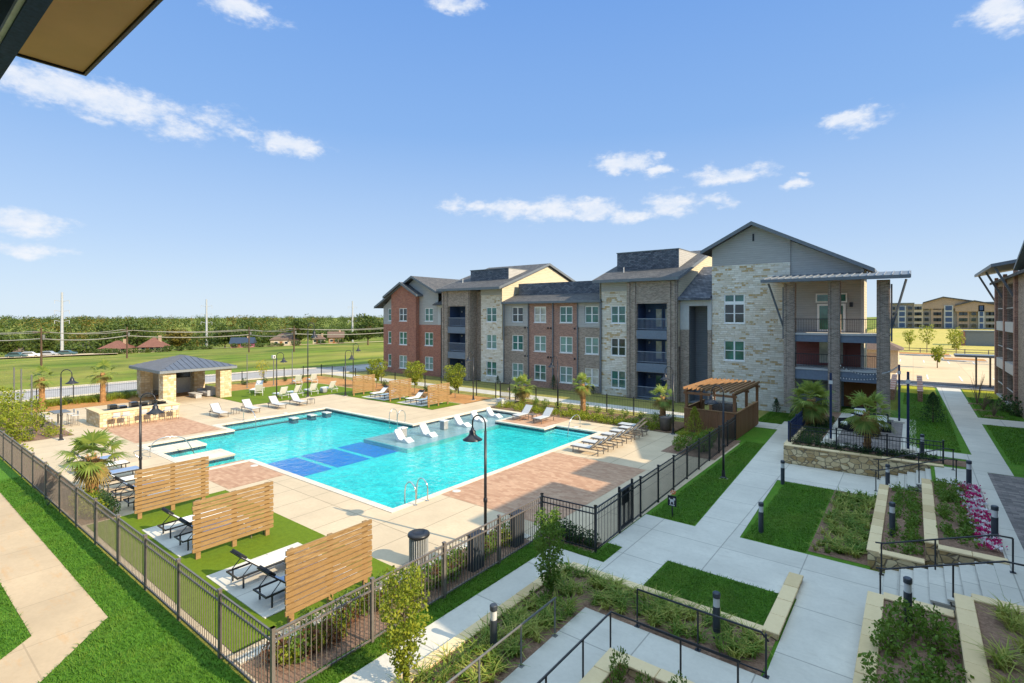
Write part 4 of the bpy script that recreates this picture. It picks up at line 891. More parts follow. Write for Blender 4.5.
# gate leaves
def gate(name, label, loc, rz, sign=True):
    t = thing(name, label, 'gate', loc, rz)
    for x in (0, 1.14): m = MB(); m.box(x, x + .06, -.04, .04, 0, 1.62); m.build('post', 'black_metal', t)
    m = MB(); m.box(.07, 1.13, -.02, .02, .1, .15); m.box(.07, 1.13, -.02, .02, 1.42, 1.48)
    for i in range(12): x = .1 + i * .09; m.box(x, x + .018, -.01, .01, .15, 1.42)
    m.build('leaf', 'black_metal', t)
    m = MB(); m.box(.98, 1.12, -.07, -.02, .85, 1.1); m.build('lock', 'steel', t)
    if sign:
        m = MB(); m.mat(0).box(.35, .85, -.05, -.021, .85, 1.35); m.mat(1)
        ring = [(.6 + .17 * cos(a * pi / 9), -.0515, 1.1 + .17 * sin(a * pi / 9)) for a in range(18)]
        m.add(ring, [tuple(range(18))]); m.mat(0).add([(.6 + .13 * cos(a * pi / 9), -.053, 1.1 + .13 * sin(a * pi / 9)) for a in range(18)], [tuple(range(18))])
        m.mat(1).beam((.5, -.055, 1.0), (.7, -.055, 1.2), .004, .03); m.box(.57, .63, -.056, -.054, 1.02, 1.18)
        m.build('sign', ['dark_fascia', 'white_plastic'], t)
    return t
gate('gate', 'black pedestrian gate with a round white emblem sign at the walk end', (-8.36, 18.2, .02), -pi / 2 + .03)
gate('gate', 'small dark gate in the far fence at the end of the concrete apron', (-30.5, 37.55, 0), 0, False)

def handrail(label, pts, posts, mat='black_metal', r=.024, cat='handrail', extra=None):
    o = Vector(pts[0]); base = Vector((o.x, o.y, 0)); t = thing('handrail', label, cat, base)
    m = MB(); m.tube([Vector(p) - base for p in pts], r, 8); m.build('rail', mat, t, True)
    for x, y, z0, z1 in posts:
        m = MB(); m.tube([(x - base.x, y - base.y, z0), (x - base.x, y - base.y, z1)], r * .9, 8); m.box(x - base.x - .06, x - base.x + .06, y - base.y - .06, y - base.y + .06, z0, z0 + .012); m.build('post', mat, t)
    return t
handrail('dark handrail on the far side of the near concrete steps', [(-.9, 19.05, .95), (-.7, 19.05, .97), (1.75, 19.05, 1.86), (2.1, 19.05, 1.86)], [(-.75, 19.05, .02, .95), (.5, 19.05, .45, 1.4), (2.1, 19.05, .95, 1.86)])
handrail('dark handrail on the near side of the near concrete steps', [(-.8, 17.15, .95), (-.6, 17.15, .97), (1.75, 17.15, 1.86), (2.5, 17.15, 1.86)], [(-.7, 17.15, .02, .95), (.8, 17.15, .55, 1.5), (2.45, 17.15, .95, 1.86)])
handrail('dark handrail on the near side of the upper steps by the stone wall', [(-1.5, 27.95, .93), (-1.2, 27.95, .95), (1.1, 27.95, 1.85), (1.45, 27.95, 1.85)], [(-1.3, 27.95, .02, .94), (.2, 27.95, .55, 1.48), (1.4, 27.95, .95, 1.85)])
handrail('dark handrail on the far side of the upper steps along the railing', [(-1.5, 30.05, .93), (-1.2, 30.05, .95), (1.1, 30.05, 1.85), (1.45, 30.05, 1.85)], [(-1.3, 30.05, .02, .94), (.2, 30.05, .55, 1.48), (1.4, 30.05, .95, 1.85)])
handrail('dark handrail between liriope bed and the sunken walk at lower left', [(-6.87, 2, .93), (-6.87, 10.6, .93)], [(-6.87, y, .02, .93) for y in (10.57, 9.2, 7.8, 6.4)], 'grey_metal')
handrail('dark angled handrail round the inner shrub planter at the bottom edge', [(-5.53, 2, .93), (-5.53, 10.88, .93), (-2.7, 10.88, .93)], [(-5.53, y, .02, .93) for y in (10.86, 9.6, 8.2, 6.8)] + [(x, 10.88, .02, .93) for x in (-3.9, -2.75)])
t = handrail('dark guard rail on the grass square side of the liriope bed', [(-5.45, 12.15, .95), (-2.6, 12.15, .95), (-2.45, 12.15, .8)], [(x, 12.15, .02, .94) for x in (-5.45, -3.95, -2.5)])
m = MB(); m.tube([(0, 0, .1), (2.95, 0, .1)], .018, 6); m.build('lower_rail', 'black_metal', t)

# ================================================================ courtyard furniture
def pool_arch(label, pts, legs, cat='pool handrail', name='pool_handrail'):
    base = Vector(pts[0][0]); base.z = 0; t = thing(name, label, cat, base)
    for p in pts:
        p = [Vector(q) for q in p]; L = []
        for i in range(len(p) - 1):
            p0, p1, p2, p3 = p[max(i - 1, 0)], p[i], p[i + 1], p[min(i + 2, len(p) - 1)]
            for u in range(6):
                u /= 6; L.append(.5 * ((2 * p1) + (p2 - p0) * u + (2 * p0 - 5 * p1 + 4 * p2 - p3) * u * u + (3 * p1 - p0 - 3 * p2 + p3) * u ** 3) - base)
        L.append(p[-1] - base); m = MB(); m.tube(L, .026, 8); m.build('hoop', 'steel', t, True)
        m = MB(); m.lathe([(.075, 0), (.075, .02), (.03, .03)], 10, (L[0].x, L[0].y)); o = m.build('flange', 'steel', t); o.location.z = p[0].z
    return t
def arch_x(x0, x1, y, h): return [(x0, y, .01), (x0, y, h * .7), (x0 + (x1 - x0) * .3, y, h), (x0 + (x1 - x0) * .7, y, h), (x1, y, h * .6), (x1, y, -.6)]
def arch_y(y0, y1, x, h): return [(x, y0, .01), (x, y0, h * .7), (x, y0 + (y1 - y0) * .3, h), (x, y0 + (y1 - y0) * .7, h), (x, y1, h * .6), (x, y1, -.6)]
pool_arch('pair of chrome ladder hoops at the near corner of the pool', [arch_x(-16.1, -16.75, 14.35, .85), arch_x(-16.1, -16.75, 15.0, .85)], None, 'pool ladder', 'pool_ladder')
pool_arch('pair of chrome ladder hoops at the far edge before the wooden screens', [arch_y(25.1, 24.4, -30.2, .85), arch_y(25.1, 24.4, -29.3, .85)], None, 'pool ladder', 'pool_ladder')
pool_arch('single chrome handrail over the steps by the far grey loungers', [[(-39.3, 18.2, .01), (-39.2, 18.2, .75), (-38.6, 18.2, .95), (-37.6, 18.2, .6), (-37.4, 18.2, -.5)]], None)
pool_arch('single chrome handrail over the blue corner steps by the right loungers', [[(-18.3, 31.4, .01), (-18.3, 31.3, .7), (-18.3, 30.8, .95), (-18.3, 30.0, .6), (-18.3, 29.7, -.5)]], None)
pool_arch('long arched chrome handrail between the two concrete pool fingers', [[(-33.1, 10.3, .01), (-33.05, 10.4, .7), (-32.9, 11.0, 1.0), (-32.8, 11.9, .75), (-32.8, 12.5, -.4)], [(-33.5, 9.9, .01), (-33.6, 9.7, .3), (-33.3, 9.9, .42), (-33.1, 10.35, .4)]], None)

# lounger: local +x is the feet, head at -x
def lounger(label, frame, sling, back=radians(42), cush=False, L=1.95):
    t = thing('sun_lounger', label, 'sun lounger'); w_ = .33; h = .34; xh = -.25
    m = MB()
    for s in (-1, 1): m.box(-L / 2, L / 2, s * w_ - .02, s * w_ + .02, h - .035, h + .01)
    m.box(-L / 2, -L / 2 + .04, -w_, w_, h - .03, h + .005); m.box(L / 2 - .04, L / 2, -w_, w_, h - .03, h + .005); m.build('frame', frame, t)
    for x in (-L / 2 + .18, L / 2 - .18):
        for s in (-1, 1): m = MB(); m.box(x - .02, x + .02, s * w_ - .018, s * w_ + .018, 0, h - .036); m.build('leg', frame, t)
    m = MB(); m.box(xh, L / 2 - .05, -w_ + .025, w_ - .025, h + .011, h + .05); m.build('seat', sling, t, bevel=.01)
    bl = .80; ex, ez = xh - bl * cos(back), h + .03 + bl * sin(back)
    m = MB(); m.beam((xh, 0, h + .03), (ex, 0, ez), w_ * 2 - .05, .04); b = m.build('backrest', sling, t, bevel=.01)
    m = MB(); m.beam((ex, -w_, ez), (ex, w_, ez), .03, .035)
    for s in (-1, 1): m.beam((xh, s * w_, h), (ex, s * w_, ez), .03, .035); m.beam((xh - .5 * bl * cos(back), s * w_, h + .5 * bl * sin(back)), (-L / 2 + .15, s * w_, h), .02, .02)
    m.build('back_frame', frame, b)
    if cush: m = MB(); m.beam((ex + .02, 0, ez + .05), (ex + .24 * cos(back), 0, ez - .24 * sin(back) + .05), w_ * 2 - .06, .09); m.build('pillow', 'cloth_dark', b, bevel=.02)
    return t
LG = Kind(lounger('grey lounger', 'bronze_metal', 'sling_grey'))
lab = 'grey sling lounger on the deck along the far west pool edge, {} from the pavilion'
for i, y in enumerate((17.7, 20.1, 22.3, 24.2)): LG.put((-42.2, y, .012), 0, lab.format(ORD[i]), 'grey loungers along the far west pool edge')
for i, (x, lb) in enumerate(((-23.2, 'grey lounger on the brick platform, the one nearer the in-water loungers'), (-21.3, 'grey lounger on the brick platform, the one nearer the corner steps'))): LG.put((x, 31.3, .02), -pi / 2, lb, 'loungers on the brick platform')
lab = 'grey lounger in the row by the right pool corner, {} from the brick paving'
for i, y in enumerate((25.75, 26.95, 28.1, 29.35, 30.5, 31.7, 32.7)): LG.put((-14.5 - (.5 if i > 5 else 0), y, .012), pi, lab.format(ORD[i]), 'grey loungers in the row by the right pool corner')
LW = Kind(lounger('white lounger', 'white_plastic', 'sling_white', radians(58)))
lab = 'white lounger on the far turf lawn by the lamp post, {} from the pavilion'
for i, y in enumerate((25.2, 26.6, 28.3, 30.3)): LW.put((-47.0, y, .04), pi + (.0, .05, -.12, .1)[i], lab.format(ORD[i]), 'white loungers on the far turf lawn')
LW.put((-54.6, 31.2, .04), pi * .9, 'nearer of two white loungers at the back of the turf lawn by the mulch'); LW.put((-54.6, 33.0, .04), pi * .94, 'farther of two white loungers at the back of the turf lawn by the mulch')
LW.put((-50.4, 24.8, .04), 2.7, 'white lounger lying low on turf just right of the pavilion pier'); LW.put((-52.4, 25.6, .04), -.9, 'white lounger half hidden behind the right pavilion pier')
LB = Kind(lounger('dark framed lounger', 'black_metal', 'sling_blue', radians(40), True))
LC = Kind(lounger('dark framed lounger', 'black_metal', 'sling_white', radians(40), True))
LB.put((-13.75, 7.75, .052), pi / 2, 'blue sling lounger on black frame behind the nearest wooden screen'); LC.put((-15.35, 7.75, .052), pi / 2, 'white sling lounger on black frame behind the nearest wooden screen')
LB.put((-19.2, 7.75, .052), pi / 2, 'blue sling lounger on the pad behind the middle wooden screen'); LC.put((-20.7, 7.75, .052), pi / 2, 'white sling lounger on the pad behind the middle wooden screen')
for i, x in enumerate((-24.9, -26.5, -28.2, -29.9, -31.6, -33.3)):
    (LB if i % 2 else LC).put((x, 7.9, .012), pi / 2, 'dark framed lounger by the left fence, %s from the palm side screen' % ORD[i], 'dark framed loungers along the left fence')
for x, w_ in ((-33.9, 'nearest'), (-35.3, 'nearest'), (-38.9, 'middle'), (-40.3, 'middle')):
    LC.put((x, 31.4, .052), -pi / 2, 'white lounger on the pad behind the %s far screen, %s side' % (w_, 'inner' if x in (-33.9, -38.9) else 'outer'), 'loungers behind the far wooden screens')
# in-pool chaises
def chaise():
    t = thing('pool_chaise', 'white moulded chaise', 'pool chaise'); P = [(-.95, .78), (-.82, .80), (-.28, .22), (.05, .16), (.35, .34), (.9, .06), (.95, .0), (-.3, .0), (-.6, .08)]
    m = MB(); m.extr([(x, -.33, z) for x, z in P], (0, .66, 0)); m.build('shell', 'white_plastic', t, bevel=.02)
    m = MB(); m.beam((-.86, 0, .85), (-.72, 0, .69), .5, .08); m.build('headrest', 'sling_white', t); return t
CH = Kind(chaise()); lab = 'white moulded chaise standing in shallow ledge water, {} from the blue lanes'
for i, (x, y) in enumerate(((-25.4, 21.7), (-25.3, 23.7), (-25.6, 27.3), (-25.8, 29.3), (-25.9, 31.2))): CH.put((x, y, -.185), .05 * (-1) ** i, lab.format(ORD[i]), 'white chaises on the pool ledge', (.72, .85, .82))
def ledge_table():
    t = thing('ledge_table', 'small white table', 'side table'); m = MB(); m.box(-.25, .25, -.25, .25, .58, .64); m.build('top', 'white_plastic', t)
    m = MB(); m.box(-.2, .2, -.2, .2, 0, .579); m.build('base', 'grey_stone', t); return t
LT = Kind(ledge_table()); LT.put((-26.4, 22.4, -.185), 0, 'grey block table in ledge water beside the chaise nearest the lanes'); LT.put((-25.9, 25.7, -.185), 0, 'grey block table in ledge water midway along the chaise row')
def block():
    t = thing('pool_bench', 'grey block', 'pool bench'); m = MB(); m.box(-.45, .45, -.35, .35, .80, .88); m.build('top', 'light_panel', t); m = MB(); m.box(-.4, .4, -.3, .3, 0, .8); m.build('base', 'tile_band', t); return t
BK = Kind(block())
for i, y in enumerate((21.0, 22.5, 23.8)): BK.put((-37.3, y, -.69), 0, 'grey tiled block seat in far pool shallows, %s from the loungers\' handrail' % ORD[i], 'block seats in the far pool shallows', (.75, .75, .78))
def side_table(label, mat='bronze_metal'):
    t = thing('side_table', label, 'side table'); m = MB(); m.box(-.24, .24, -.24, .24, .42, .45); m.build('top', mat, t)
    for a in (-1, 1):
        for b in (-1, 1): m = MB(); m.box(a * .21 - .015, a * .21 + .015, b * .21 - .015, b * .21 + .015, 0, .419); m.build('leg', mat, t)
    return t
ST = Kind(side_table('table'))
ST.put((-42.2, 18.9, .012), 0, 'small dark side table between first and second grey west loungers'); ST.put((-41.7, 25.1, .012), 0, 'small dark side table past the last grey west lounger'); ST.put((-22.25, 31.2, .02), 0, 'small dark side table between the two brick platform loungers')
ST.put((-18.4, 8.9, .052), 0, 'small dark side table on the pad behind the middle near screen')
t = thing('round_table', 'round grey table between the loungers behind the nearest wooden screen', 'table', (-14.55, 8.6, .052)); m = MB(); m.lathe([(.38, .46), (.4, .48), (.4, .5), (.38, .51)], 28); m.build('top', 'grey_metal', t)
for a in range(4): m = MB(); x, y = .3 * cos(a * pi / 2 + .7), .3 * sin(a * pi / 2 + .7); m.box(x - .018, x + .018, y - .018, y + .018, 0, .459); m.build('leg', 'black_metal', t)
t = thing('ottoman', 'small round grey wicker drum beside the far turf loungers', 'ottoman', (-46.6, 29.4, .04)); m = MB(); m.lathe([(.3, 0), (.36, .12), (.36, .38), (.3, .45)], 18); m.build('drum', 'grey_stone', t, True); m = MB(); m.lathe([(.31, .451), (.31, .49), (.25, .5)], 18); m.build('cushion', 'sling_grey', t)

# wooden privacy screens: planks along Y, lit face +X
def screen(label, h=1.88, L=2.6):
    t = thing('privacy_screen', label, 'privacy screen')
    for y in (-L / 2 + .18, 0, L / 2 - .18):
        m = MB(); m.box(-.09, 0, y - .07, y + .07, 0, h - .02); m.build('post', 'plank', t)
    k = 11; ph = (h - .22) / k
    m = MB()
    for i in range(k): z = .22 + ph * i; g = rnd(.016, .030); m.box(.002, .05 + rnd(0, .008), -L / 2 + rnd(-.015, .015), L / 2 + rnd(-.015, .015), z + g, z + ph - .010)
    m.build('slats', 'plank', t)
    return t
SC = Kind(screen('screen'))
for i, x in enumerate((-12.4, -18.0, -23.3)): SC.put((x, 8.05, .03), 0, 'slatted timber privacy screen near the left fence, %s' % ('nearest the camera', 'middle of the three', 'beside the palm tree')[i], 'timber screens on the near turf')
for i, x in enumerate((-32.1, -37.1, -42.5)): SC.put((x, 31.2, .03), 0, 'slatted timber privacy screen on the far turf, %s' % ('nearest the in-water chaises', 'middle of the three', 'nearest the turf lawn loungers')[i], 'timber screens on the far turf')

# lamp posts: hook arm points to +x
def lamp(label, H=4.15, mat='black_metal'):
    t = thing('lamp_post', label, 'lamp post'); m = MB(); m.tube([(0, 0, .1), (0, 0, H - .25)], [.055, .045], 10); m.lathe([(.06, 1.5), (.07, 1.53), (.07, 1.62), (.06, 1.65)], 10); m.build('pole', mat, t, True)
    m = MB(); m.lathe([(.15, 0), (.15, .05), (.09, .1), (.075, .35), (.06, .4)], 12); m.build('base', mat, t)
    m = MB(); m.tube([(0, 0, H - .3)] + [(.29 - .29 * cos(a * pi / 10), 0, H - .05 + .29 * sin(a * pi / 10)) for a in range(11)] + [(.58, 0, H - .25)], .026, 8); m.build('arm', mat, t, True)
    m = MB(); m.lathe([(.05, H - .22), (.07, H - .30), (.11, H - .33), (.11, H - .42), (.14, H - .47), (.20, H - .53), (.34, H - .62), (.34, H - .635), (.05, H - .6)], 18, (.58, 0)); h = m.build('lamp_shade', mat, t, True)
    m = MB(); m.lathe([(.09, H - .70), (.1, H - .64), (.09, H - .605)], 12, (.58, 0)); m.build('bulb', 'white_plastic', h)
    m = MB(); m.lathe([(.22, -.05), (.22, .012)], 16); m.build('footing', 'coping_concrete', t); return t
LP = Kind(lamp('lamp'))
A = -.75 * pi  # arm towards camera-left
for (x, y, a, z, lb) in [(-11.35, 13.2, pi, .01, 'black hook lamp post standing before the pool, tallest in the picture'), (-26.5, 7.9, .85, .01, 'black hook lamp post behind the near left screen beside the palm'), (-41.9, 8.3, .9, .01, 'dark hook lamp post at the bar end among left shrubs'),
        (-45.3, 23.9, 1., .03, 'slim lamp post at the front of the far turf lawn'), (-43.2, 29.6, .8, .02, 'slim lamp post left of the first far wooden screen'), (-52.3, 36.9, .9, .02, 'slim lamp post in the orange mulch behind far screens'),
        (-31.9, 35.4, pi, .02, 'slim lamp post in the mulch left of the far gate'), (-22.8, 35.5, pi, .02, 'slim lamp post in the hedge behind the platform loungers'), (-12.4, 33.2, pi * .95, .01, 'slim lamp post beside the dark planter pot'),
        (-7.15, 25.7, pi * .95, .01, 'black hook lamp post on the lawn strip before the pergola'), (-45.4, 27.0, .9, .03, 'slim dark lamp post rising from middle of far turf lawn')]:
    LP.put((x, y, z), a, lb, scale=(1, 1, 1.6) if y == 27.0 else None)
# plain poles
def pole(label, x, y, h, z=0., mat='grey_metal', r=.06, head=False):
    t = thing('light_pole', label, 'pole', (x, y, z)); m = MB(); m.tube([(0, 0, 0), (0, 0, h)], [r, r * .8], 8); m.build('shaft', mat, t); m = MB(); m.lathe([(r * 2, 0), (r * 2, .06), (r, .1)], 10); m.build('base', mat, t)
    if head: m = MB(); m.mat(0).box(-.16, .16, -.16, .16, h, h + .34); m.mat(1).box(.161, .17, -.08, .08, h + .08, h + .24); m.build('floodlight', ['white_plastic', 'dark_fascia'], t)
    return t
pole('grey pole at left edge with plain top, leftmost of three', -57.0, 8.4, 3.6); pole('grey pole at left edge between two other grey poles', -54.9, 8.5, 3.6); pole('grey pole at left edge with small white light, nearest of three', -51.3, 8.5, 3.4, head=False)
pole('grey pole carrying a white box speaker behind the turf lawn', -56.0, 29.2, 3.0, head=True); pole('thin grey pole behind the pavilion right side', -56.2, 26.4, 3.6, r=.05); pole('thin grey pole right behind the two back lawn loungers', -56.4, 31.6, 3.7, r=.05)
# string light posts on the terrace
PO = []
for (x, y, h, lb) in [(-3.55, 33.0, 3.7, 'navy square post of the string lights left of the terrace'), (-.2, 32.9, 4.0, 'navy square post of the string lights right of the small palm'), (-.7, 41.2, 3.7, 'navy square post of the string lights at the back of terrace')]:
    t = thing('light_post', lb, 'post', (x, y, T + .01)); m = MB(); m.box(-.055, .055, -.055, .055, 0, h); m.build('shaft', 'navy_metal', t); m = MB(); m.box(-.09, .09, -.062, -.056, h - .6, h - .4); m.build('fixture', 'white_plastic', t); m = MB(); m.box(-.28, .28, -.28, .28, -.02, .12); m.build('footing', 'coping_concrete', t); PO.append((x, y, T + h))
t = thing('string_lights', 'string of small bulbs hung along the blue balcony edge', 'string lights', (-4.4, 43.0, 0))
def sag(a, b, s, k=14): return [Vector(a).lerp(Vector(b), i / k) - Vector((0, 0, s * 4 * (i / k) * (1 - i / k))) for i in range(k + 1)]
m, bl = MB(), MB()
for a, b, s in [((-4.2, 43.0, 4.4), (-1.8, 43.0, 3.9), .35), ((-4.2, 43.0, 3.45), (-1.8, 43.0, 3.55), .12), ((-.7, 41.2, 4.6), (-1.7, 43.0, 3.9), .1)]:
    L = [p - Vector((-4.4, 43, 0)) for p in sag(a, b, s)]; m.tube(L, .012, 5)
    for p in L[1:-1]: bl.lathe([(.01, p.z - .1), (.035, p.z - .07), (.03, p.z - .02), (.012, p.z)], 6, (p.x, p.y))
m.build('cable', 'black_metal', t); bl.build('bulbs', 'white_plastic', t)

# bollards
def bollard():
    t = thing('bollard_light', 'bollard', 'bollard'); m = MB(); m.lathe([(.085, 0), (.085, .76)], 18); m.build('shaft', 'bollard_metal', t, False)
    m = MB(); m.lathe([(.075, .761), (.075, .97)], 18); m.build('lens', 'white_plastic', t); m = MB(); m.lathe([(.087, .971), (.09, .99), (.09, 1.08), (.07, 1.1)], 18); m.build('cap', 'bollard_metal', t)
    return t
BO = Kind(bollard())
for (x, y, z, lb) in [(-7.66, 9.2, .016, 'dark bollard light in the liriope bed by the left handrail'), (-3.75, 12.9, .016, 'dark bollard light in the liriope bed before the grass square'), (-4.3, 20.1, .004, 'dark bollard light on the lawn left of the shrub bed'), (-4.75, 26.5, .004, 'short bollard light at the far left corner of that lawn'),
        (-.55, 21.4, .46, 'dark bollard light in the lower planted tier'), (-.9, 28.6, .02, 'bollard light at the foot of the upper steps'), (-.1, 15.5, .46, 'dark bollard light among bottom right shrubs below the steps'),
        (1.95, 21.3, .94, 'dark bollard light amid the pink and white flowers'), (1.75, 27.3, .94, 'bollard light beside the upper end of the flower bed'), (.35, 31.9, .94, 'bollard light behind the picket railing by the terrace walk')]: BO.put((x, y, z), 0, lb)

# bins, planter, sign, cabinets
t = thing('litter_bin', 'round slatted steel litter bin with dark lid on the near deck', 'litter bin', (-12.2, 11.0, .01)); m = MB(); m.lathe([(.27, .02), (.28, .06), (.28, .86), (.27, .88)], 24); m.build('drum', 'grey_metal', t)
m = MB()
for k in range(26): a = k * 2 * pi / 26; m.beam((.285 * cos(a), .285 * sin(a), .05), (.285 * cos(a), .285 * sin(a), .87), .03, .012)
m.build('slats', 'galv', t); m = MB(); m.lathe([(.33, .90), (.35, .94), (.33, .99), (.2, 1.04), (.18, 1.0), (.05, 1.0)], 24); m.build('lid', 'black_metal', t, True)
t = thing('planter_pot', 'tall dark cylindrical planter pot on the deck by the hedge end', 'planter', (-13.2, 34.0, .02)); m = MB(); m.lathe([(.36, 0), (.40, .85), (.42, .9), (.38, .9), (.36, .82)], 20); m.build('pot', 'bronze_metal', t, True); m = MB(); m.lathe([(.37, .80), (.2, .83), (.02, .84)], 16); m.build('soil', 'mulch_dark', t)
t = thing('pet_sign', 'small black lawn sign with white dog marks and a red flower on top', 'sign', (-7.35, 19.6, .01)); m = MB(); m.box(-.02, .02, -.015, .015, 0, .5); m.build('stake', 'black_metal', t)
m = MB(); m.mat(0).box(-.17, .17, -.025, -.0151, .42, .82); m.mat(1).box(-.08, .08, -.03, -.0255, .58, .68); m.box(.05, .12, -.03, -.0256, .66, .74); m.box(-.08, -.04, -.031, -.0255, .50, .58); m.box(.04, .08, -.031, -.0255, .50, .58); m.box(-.12, -.081, -.031, -.0256, .66, .72); m.box(-.1, .1, -.031, -.0256, .445, .475); m.build('plate', ['dark_fascia', 'white_plastic'], t)
m = MB()
for k in range(14): v = rvec() * .1; m.add([(v.x, v.y * .6, .90 + v.z * .7), (v.x + .06, v.y * .6 + .02, .92 + v.z * .7), (v.x + .02, v.y * .6 + .05, .96 + v.z * .7)], [(0, 1, 2)])
m.build('flower', 'flower_red', t)
for i, (y, lb) in enumerate(((11.9, 'dark metal utility cabinet behind the near fence beside the lamp'), (14.0, 'dark metal utility cabinet behind the near fence by its corner'))):
    t = thing('utility_cabinet', lb, 'cabinet', (-10.62, y, .02)); m = MB(); m.box(-.12, .12, -.26, .26, 0, 1.05); m.build('case', 'bollard_metal', t); m = MB(); m.box(-.14, .14, -.28, .28, 1.051, 1.09); m.build('lid', 'black_metal', t)

# pergola with its enclosure
per = thing('pergola', 'timber pergola on a boarded cedar enclosure by the pool fence', 'pergola', (-12.0, 34.05, 0))
def pbox(nm, mat, *b, z=0.): m = MB(); m.box(*b); return m.build(nm, mat, per)
for (x, y) in ((.15, .15), (3.15, .15), (.15, 3.1), (3.15, 3.1), (.15, 6.1), (3.15, 6.1), (1.7, .15)): pbox('post', 'cedar', x - .08, x + .08, y - .08, y + .08, 0, 2.75)
def boards(x0, x1, y0, y1, h):
    m = MB(); L = max(x1 - x0, y1 - y0); k = int(L / .14)
    for i in range(k):
        a, b = i / k, (i + 1) / k; g = .004; j = rnd(0, .008)
        if x1 - x0 > y1 - y0: m.box(x0 + (x1 - x0) * a + g, x0 + (x1 - x0) * b - g, y0 - j, y1, .05, h)
        else: m.box(x0, x1 + j, y0 + (y1 - y0) * a + g, y0 + (y1 - y0) * b - g, .05, h)
    m.build('boarding', 'cedar', per)
    m = MB(); m.box(x0 - .03, x1 + .04, y0 - .04, y1 + .03, h + .001, h + .05); m.build('top_rail', 'rafter', per)
boards(0.05, 3.3, 0, .05, 1.65); boards(3.26, 3.31, .06, 5.6, 1.65); boards(0, .05, .06, 4.2, 1.65)
for x in (.15, 3.15): pbox('beam', 'cedar', x - .08, x + .08, -.1, 6.15, 2.751, 2.9)
for y in (.05, 3.1, 6.2): pbox('beam', 'cedar', -.02, 3.32, y - .05, y + .05, 2.60, 2.745)
m = MB()
for i in range(12): x = .02 + 3.24 * i / 11; m.box(x - .035, x + .035, -.2, 6.25, 2.902, 3.06)
m.build('rafters', 'rafter', per)
t = thing('outdoor_grill', 'steel outdoor grill standing inside the pergola enclosure', 'grill', (-10.4, 37.4, .02)); m = MB(); m.box(-.8, .8, -.35, .35, 0, 1.75); m.build('cabinet', 'grey_metal', t); m = MB(); m.box(-.7, .7, -.37, -.351, 1.1, 1.7); m.build('hood', 'steel', t)

# bar island with stools and high table
bar = thing('bar_island', 'gold stone outdoor bar island with dark counters beside the brick paving', 'bar', (-44.4, 10.85, .01))
m = MB(); m.box(-.35, 0, 0, 4.9, 0, .95); m.box(-3.2, -.351, 0, .35, 0, .95); m.box(-3.2, -.351, 4.55, 4.9, 0, .95); m.build('stone_base', 'gold_stone', bar)
m = MB(); m.box(-.75, .06, -.06, 4.96, .951, 1.02); m.box(-3.25, -.751, -.06, .45, .951, 1.02); m.box(-3.25, -.751, 4.45, 4.96, .951, 1.02); m.build('counter', 'stone_cap', bar)
m = MB(); m.box(-2.1, -.76, .5, 4.4, .70, .93); m.build('inner_counter', 'counter_dark', bar)
m = MB()
for (y, hh) in ((.9, .35), (1.5, .2), (2.2, .38), (2.8, .25), (3.5, .3), (4.0, .2)): m.box(-1.9, -1.3, y, y + .45, .931, .931 + hh)
m.build('appliances', 'screen_black', bar)
def stool():
    t = thing('bar_stool', 'stool', 'bar stool'); m = MB(); m.box(-.2, .2, -.2, .2, .70, .74); m.build('seat', 'sling_grey', t)
    for a in (-1, 1):
        for b in (-1, 1): m = MB(); m.beam((a * .2, b * .2, 0), (a * .17, b * .17, .70), .026, .026); m.build('leg', 'bronze_metal', t)
    m = MB(); m.box(.17, .2, -.2, .2, .78, 1.02); m.build('backrest', 'sling_grey', t); m = MB(); m.box(-.2, .2, .185, .2, .25, .27); m.box(-.2, .2, -.2, -.185, .25, .27); m.build('footrest', 'bronze_metal', t); return t
BS = Kind(stool())
for i, y in enumerate((11.6, 12.15, 13.2, 13.75, 14.7, 15.2)): BS.put((-43.75, y, .02), 0, 'grey bar stool at the stone bar front, %s from its left corner' % ORD[i], 'stools at the bar front')
t = thing('high_table', 'high square grey table with stools left of the stone bar', 'table', (-47.2, 9.3, .012)); m = MB(); m.box(-.8, .8, -.45, .45, 1.0, 1.05); m.build('top', 'grey_metal', t); 
for x in (-.6, .5): m = MB(); m.box(x, x + .08, -.04, .04, 0, 1.0); m.build('leg', 'grey_metal', t)
for i, (x, y, a) in enumerate(((-47.7, 8.6, pi / -2), (-46.7, 8.6, pi / -2), (-47.7, 10.0, pi / 2), (-46.7, 10.0, pi / 2))): BS.put((x, y, .012), a, 'grey stool at the high table by the bar, %s side %s' % (('fence', 'bar')[i // 2], ('street end', 'pool end')[i % 2]), 'stools at the high table')
# pavilion seats
def sofa(label, loc, rz, n, fr='galv'):
    t = thing('outdoor_sofa', label, 'sofa', loc, rz); L = .72 * n; m = MB(); m.box(-L / 2, L / 2, -.4, .4, .08, .26); m.build('frame', fr, t)
    for k in range(n):
        x = -L / 2 + .72 * (k + .5); m = MB(); m.box(x - .34, x + .34, -.38, .3, .262, .42); m.build('cushion', 'sling_white', t, bevel=.03); m = MB(); m.box(x - .34, x + .34, .24, .42, .425, .85); m.build('back_cushion', 'cushion', t, bevel=.04)
    for s in (-1, 1): m = MB(); m.box(s * (L / 2 + .05) - .04, s * (L / 2 + .05) + .04, -.4, .4, .08, .6); m.build('arm', fr, t)
    return t
sofa('three seat pale outdoor sofa under the pavilion roof', (-54.2, 21.6, .012), 0, 3)
t = thing('coffee_table', 'low pale bench table before the pavilion sofa', 'table', (-53.7, 20.4, .012)); m = MB(); m.box(-.9, .9, -.3, .3, .36, .41); m.build('top', 'white_plastic', t); 
for x in (-.8, .72): m = MB(); m.box(x, x + .08, -.25, .25, 0, .359); m.build('leg', 'galv', t)
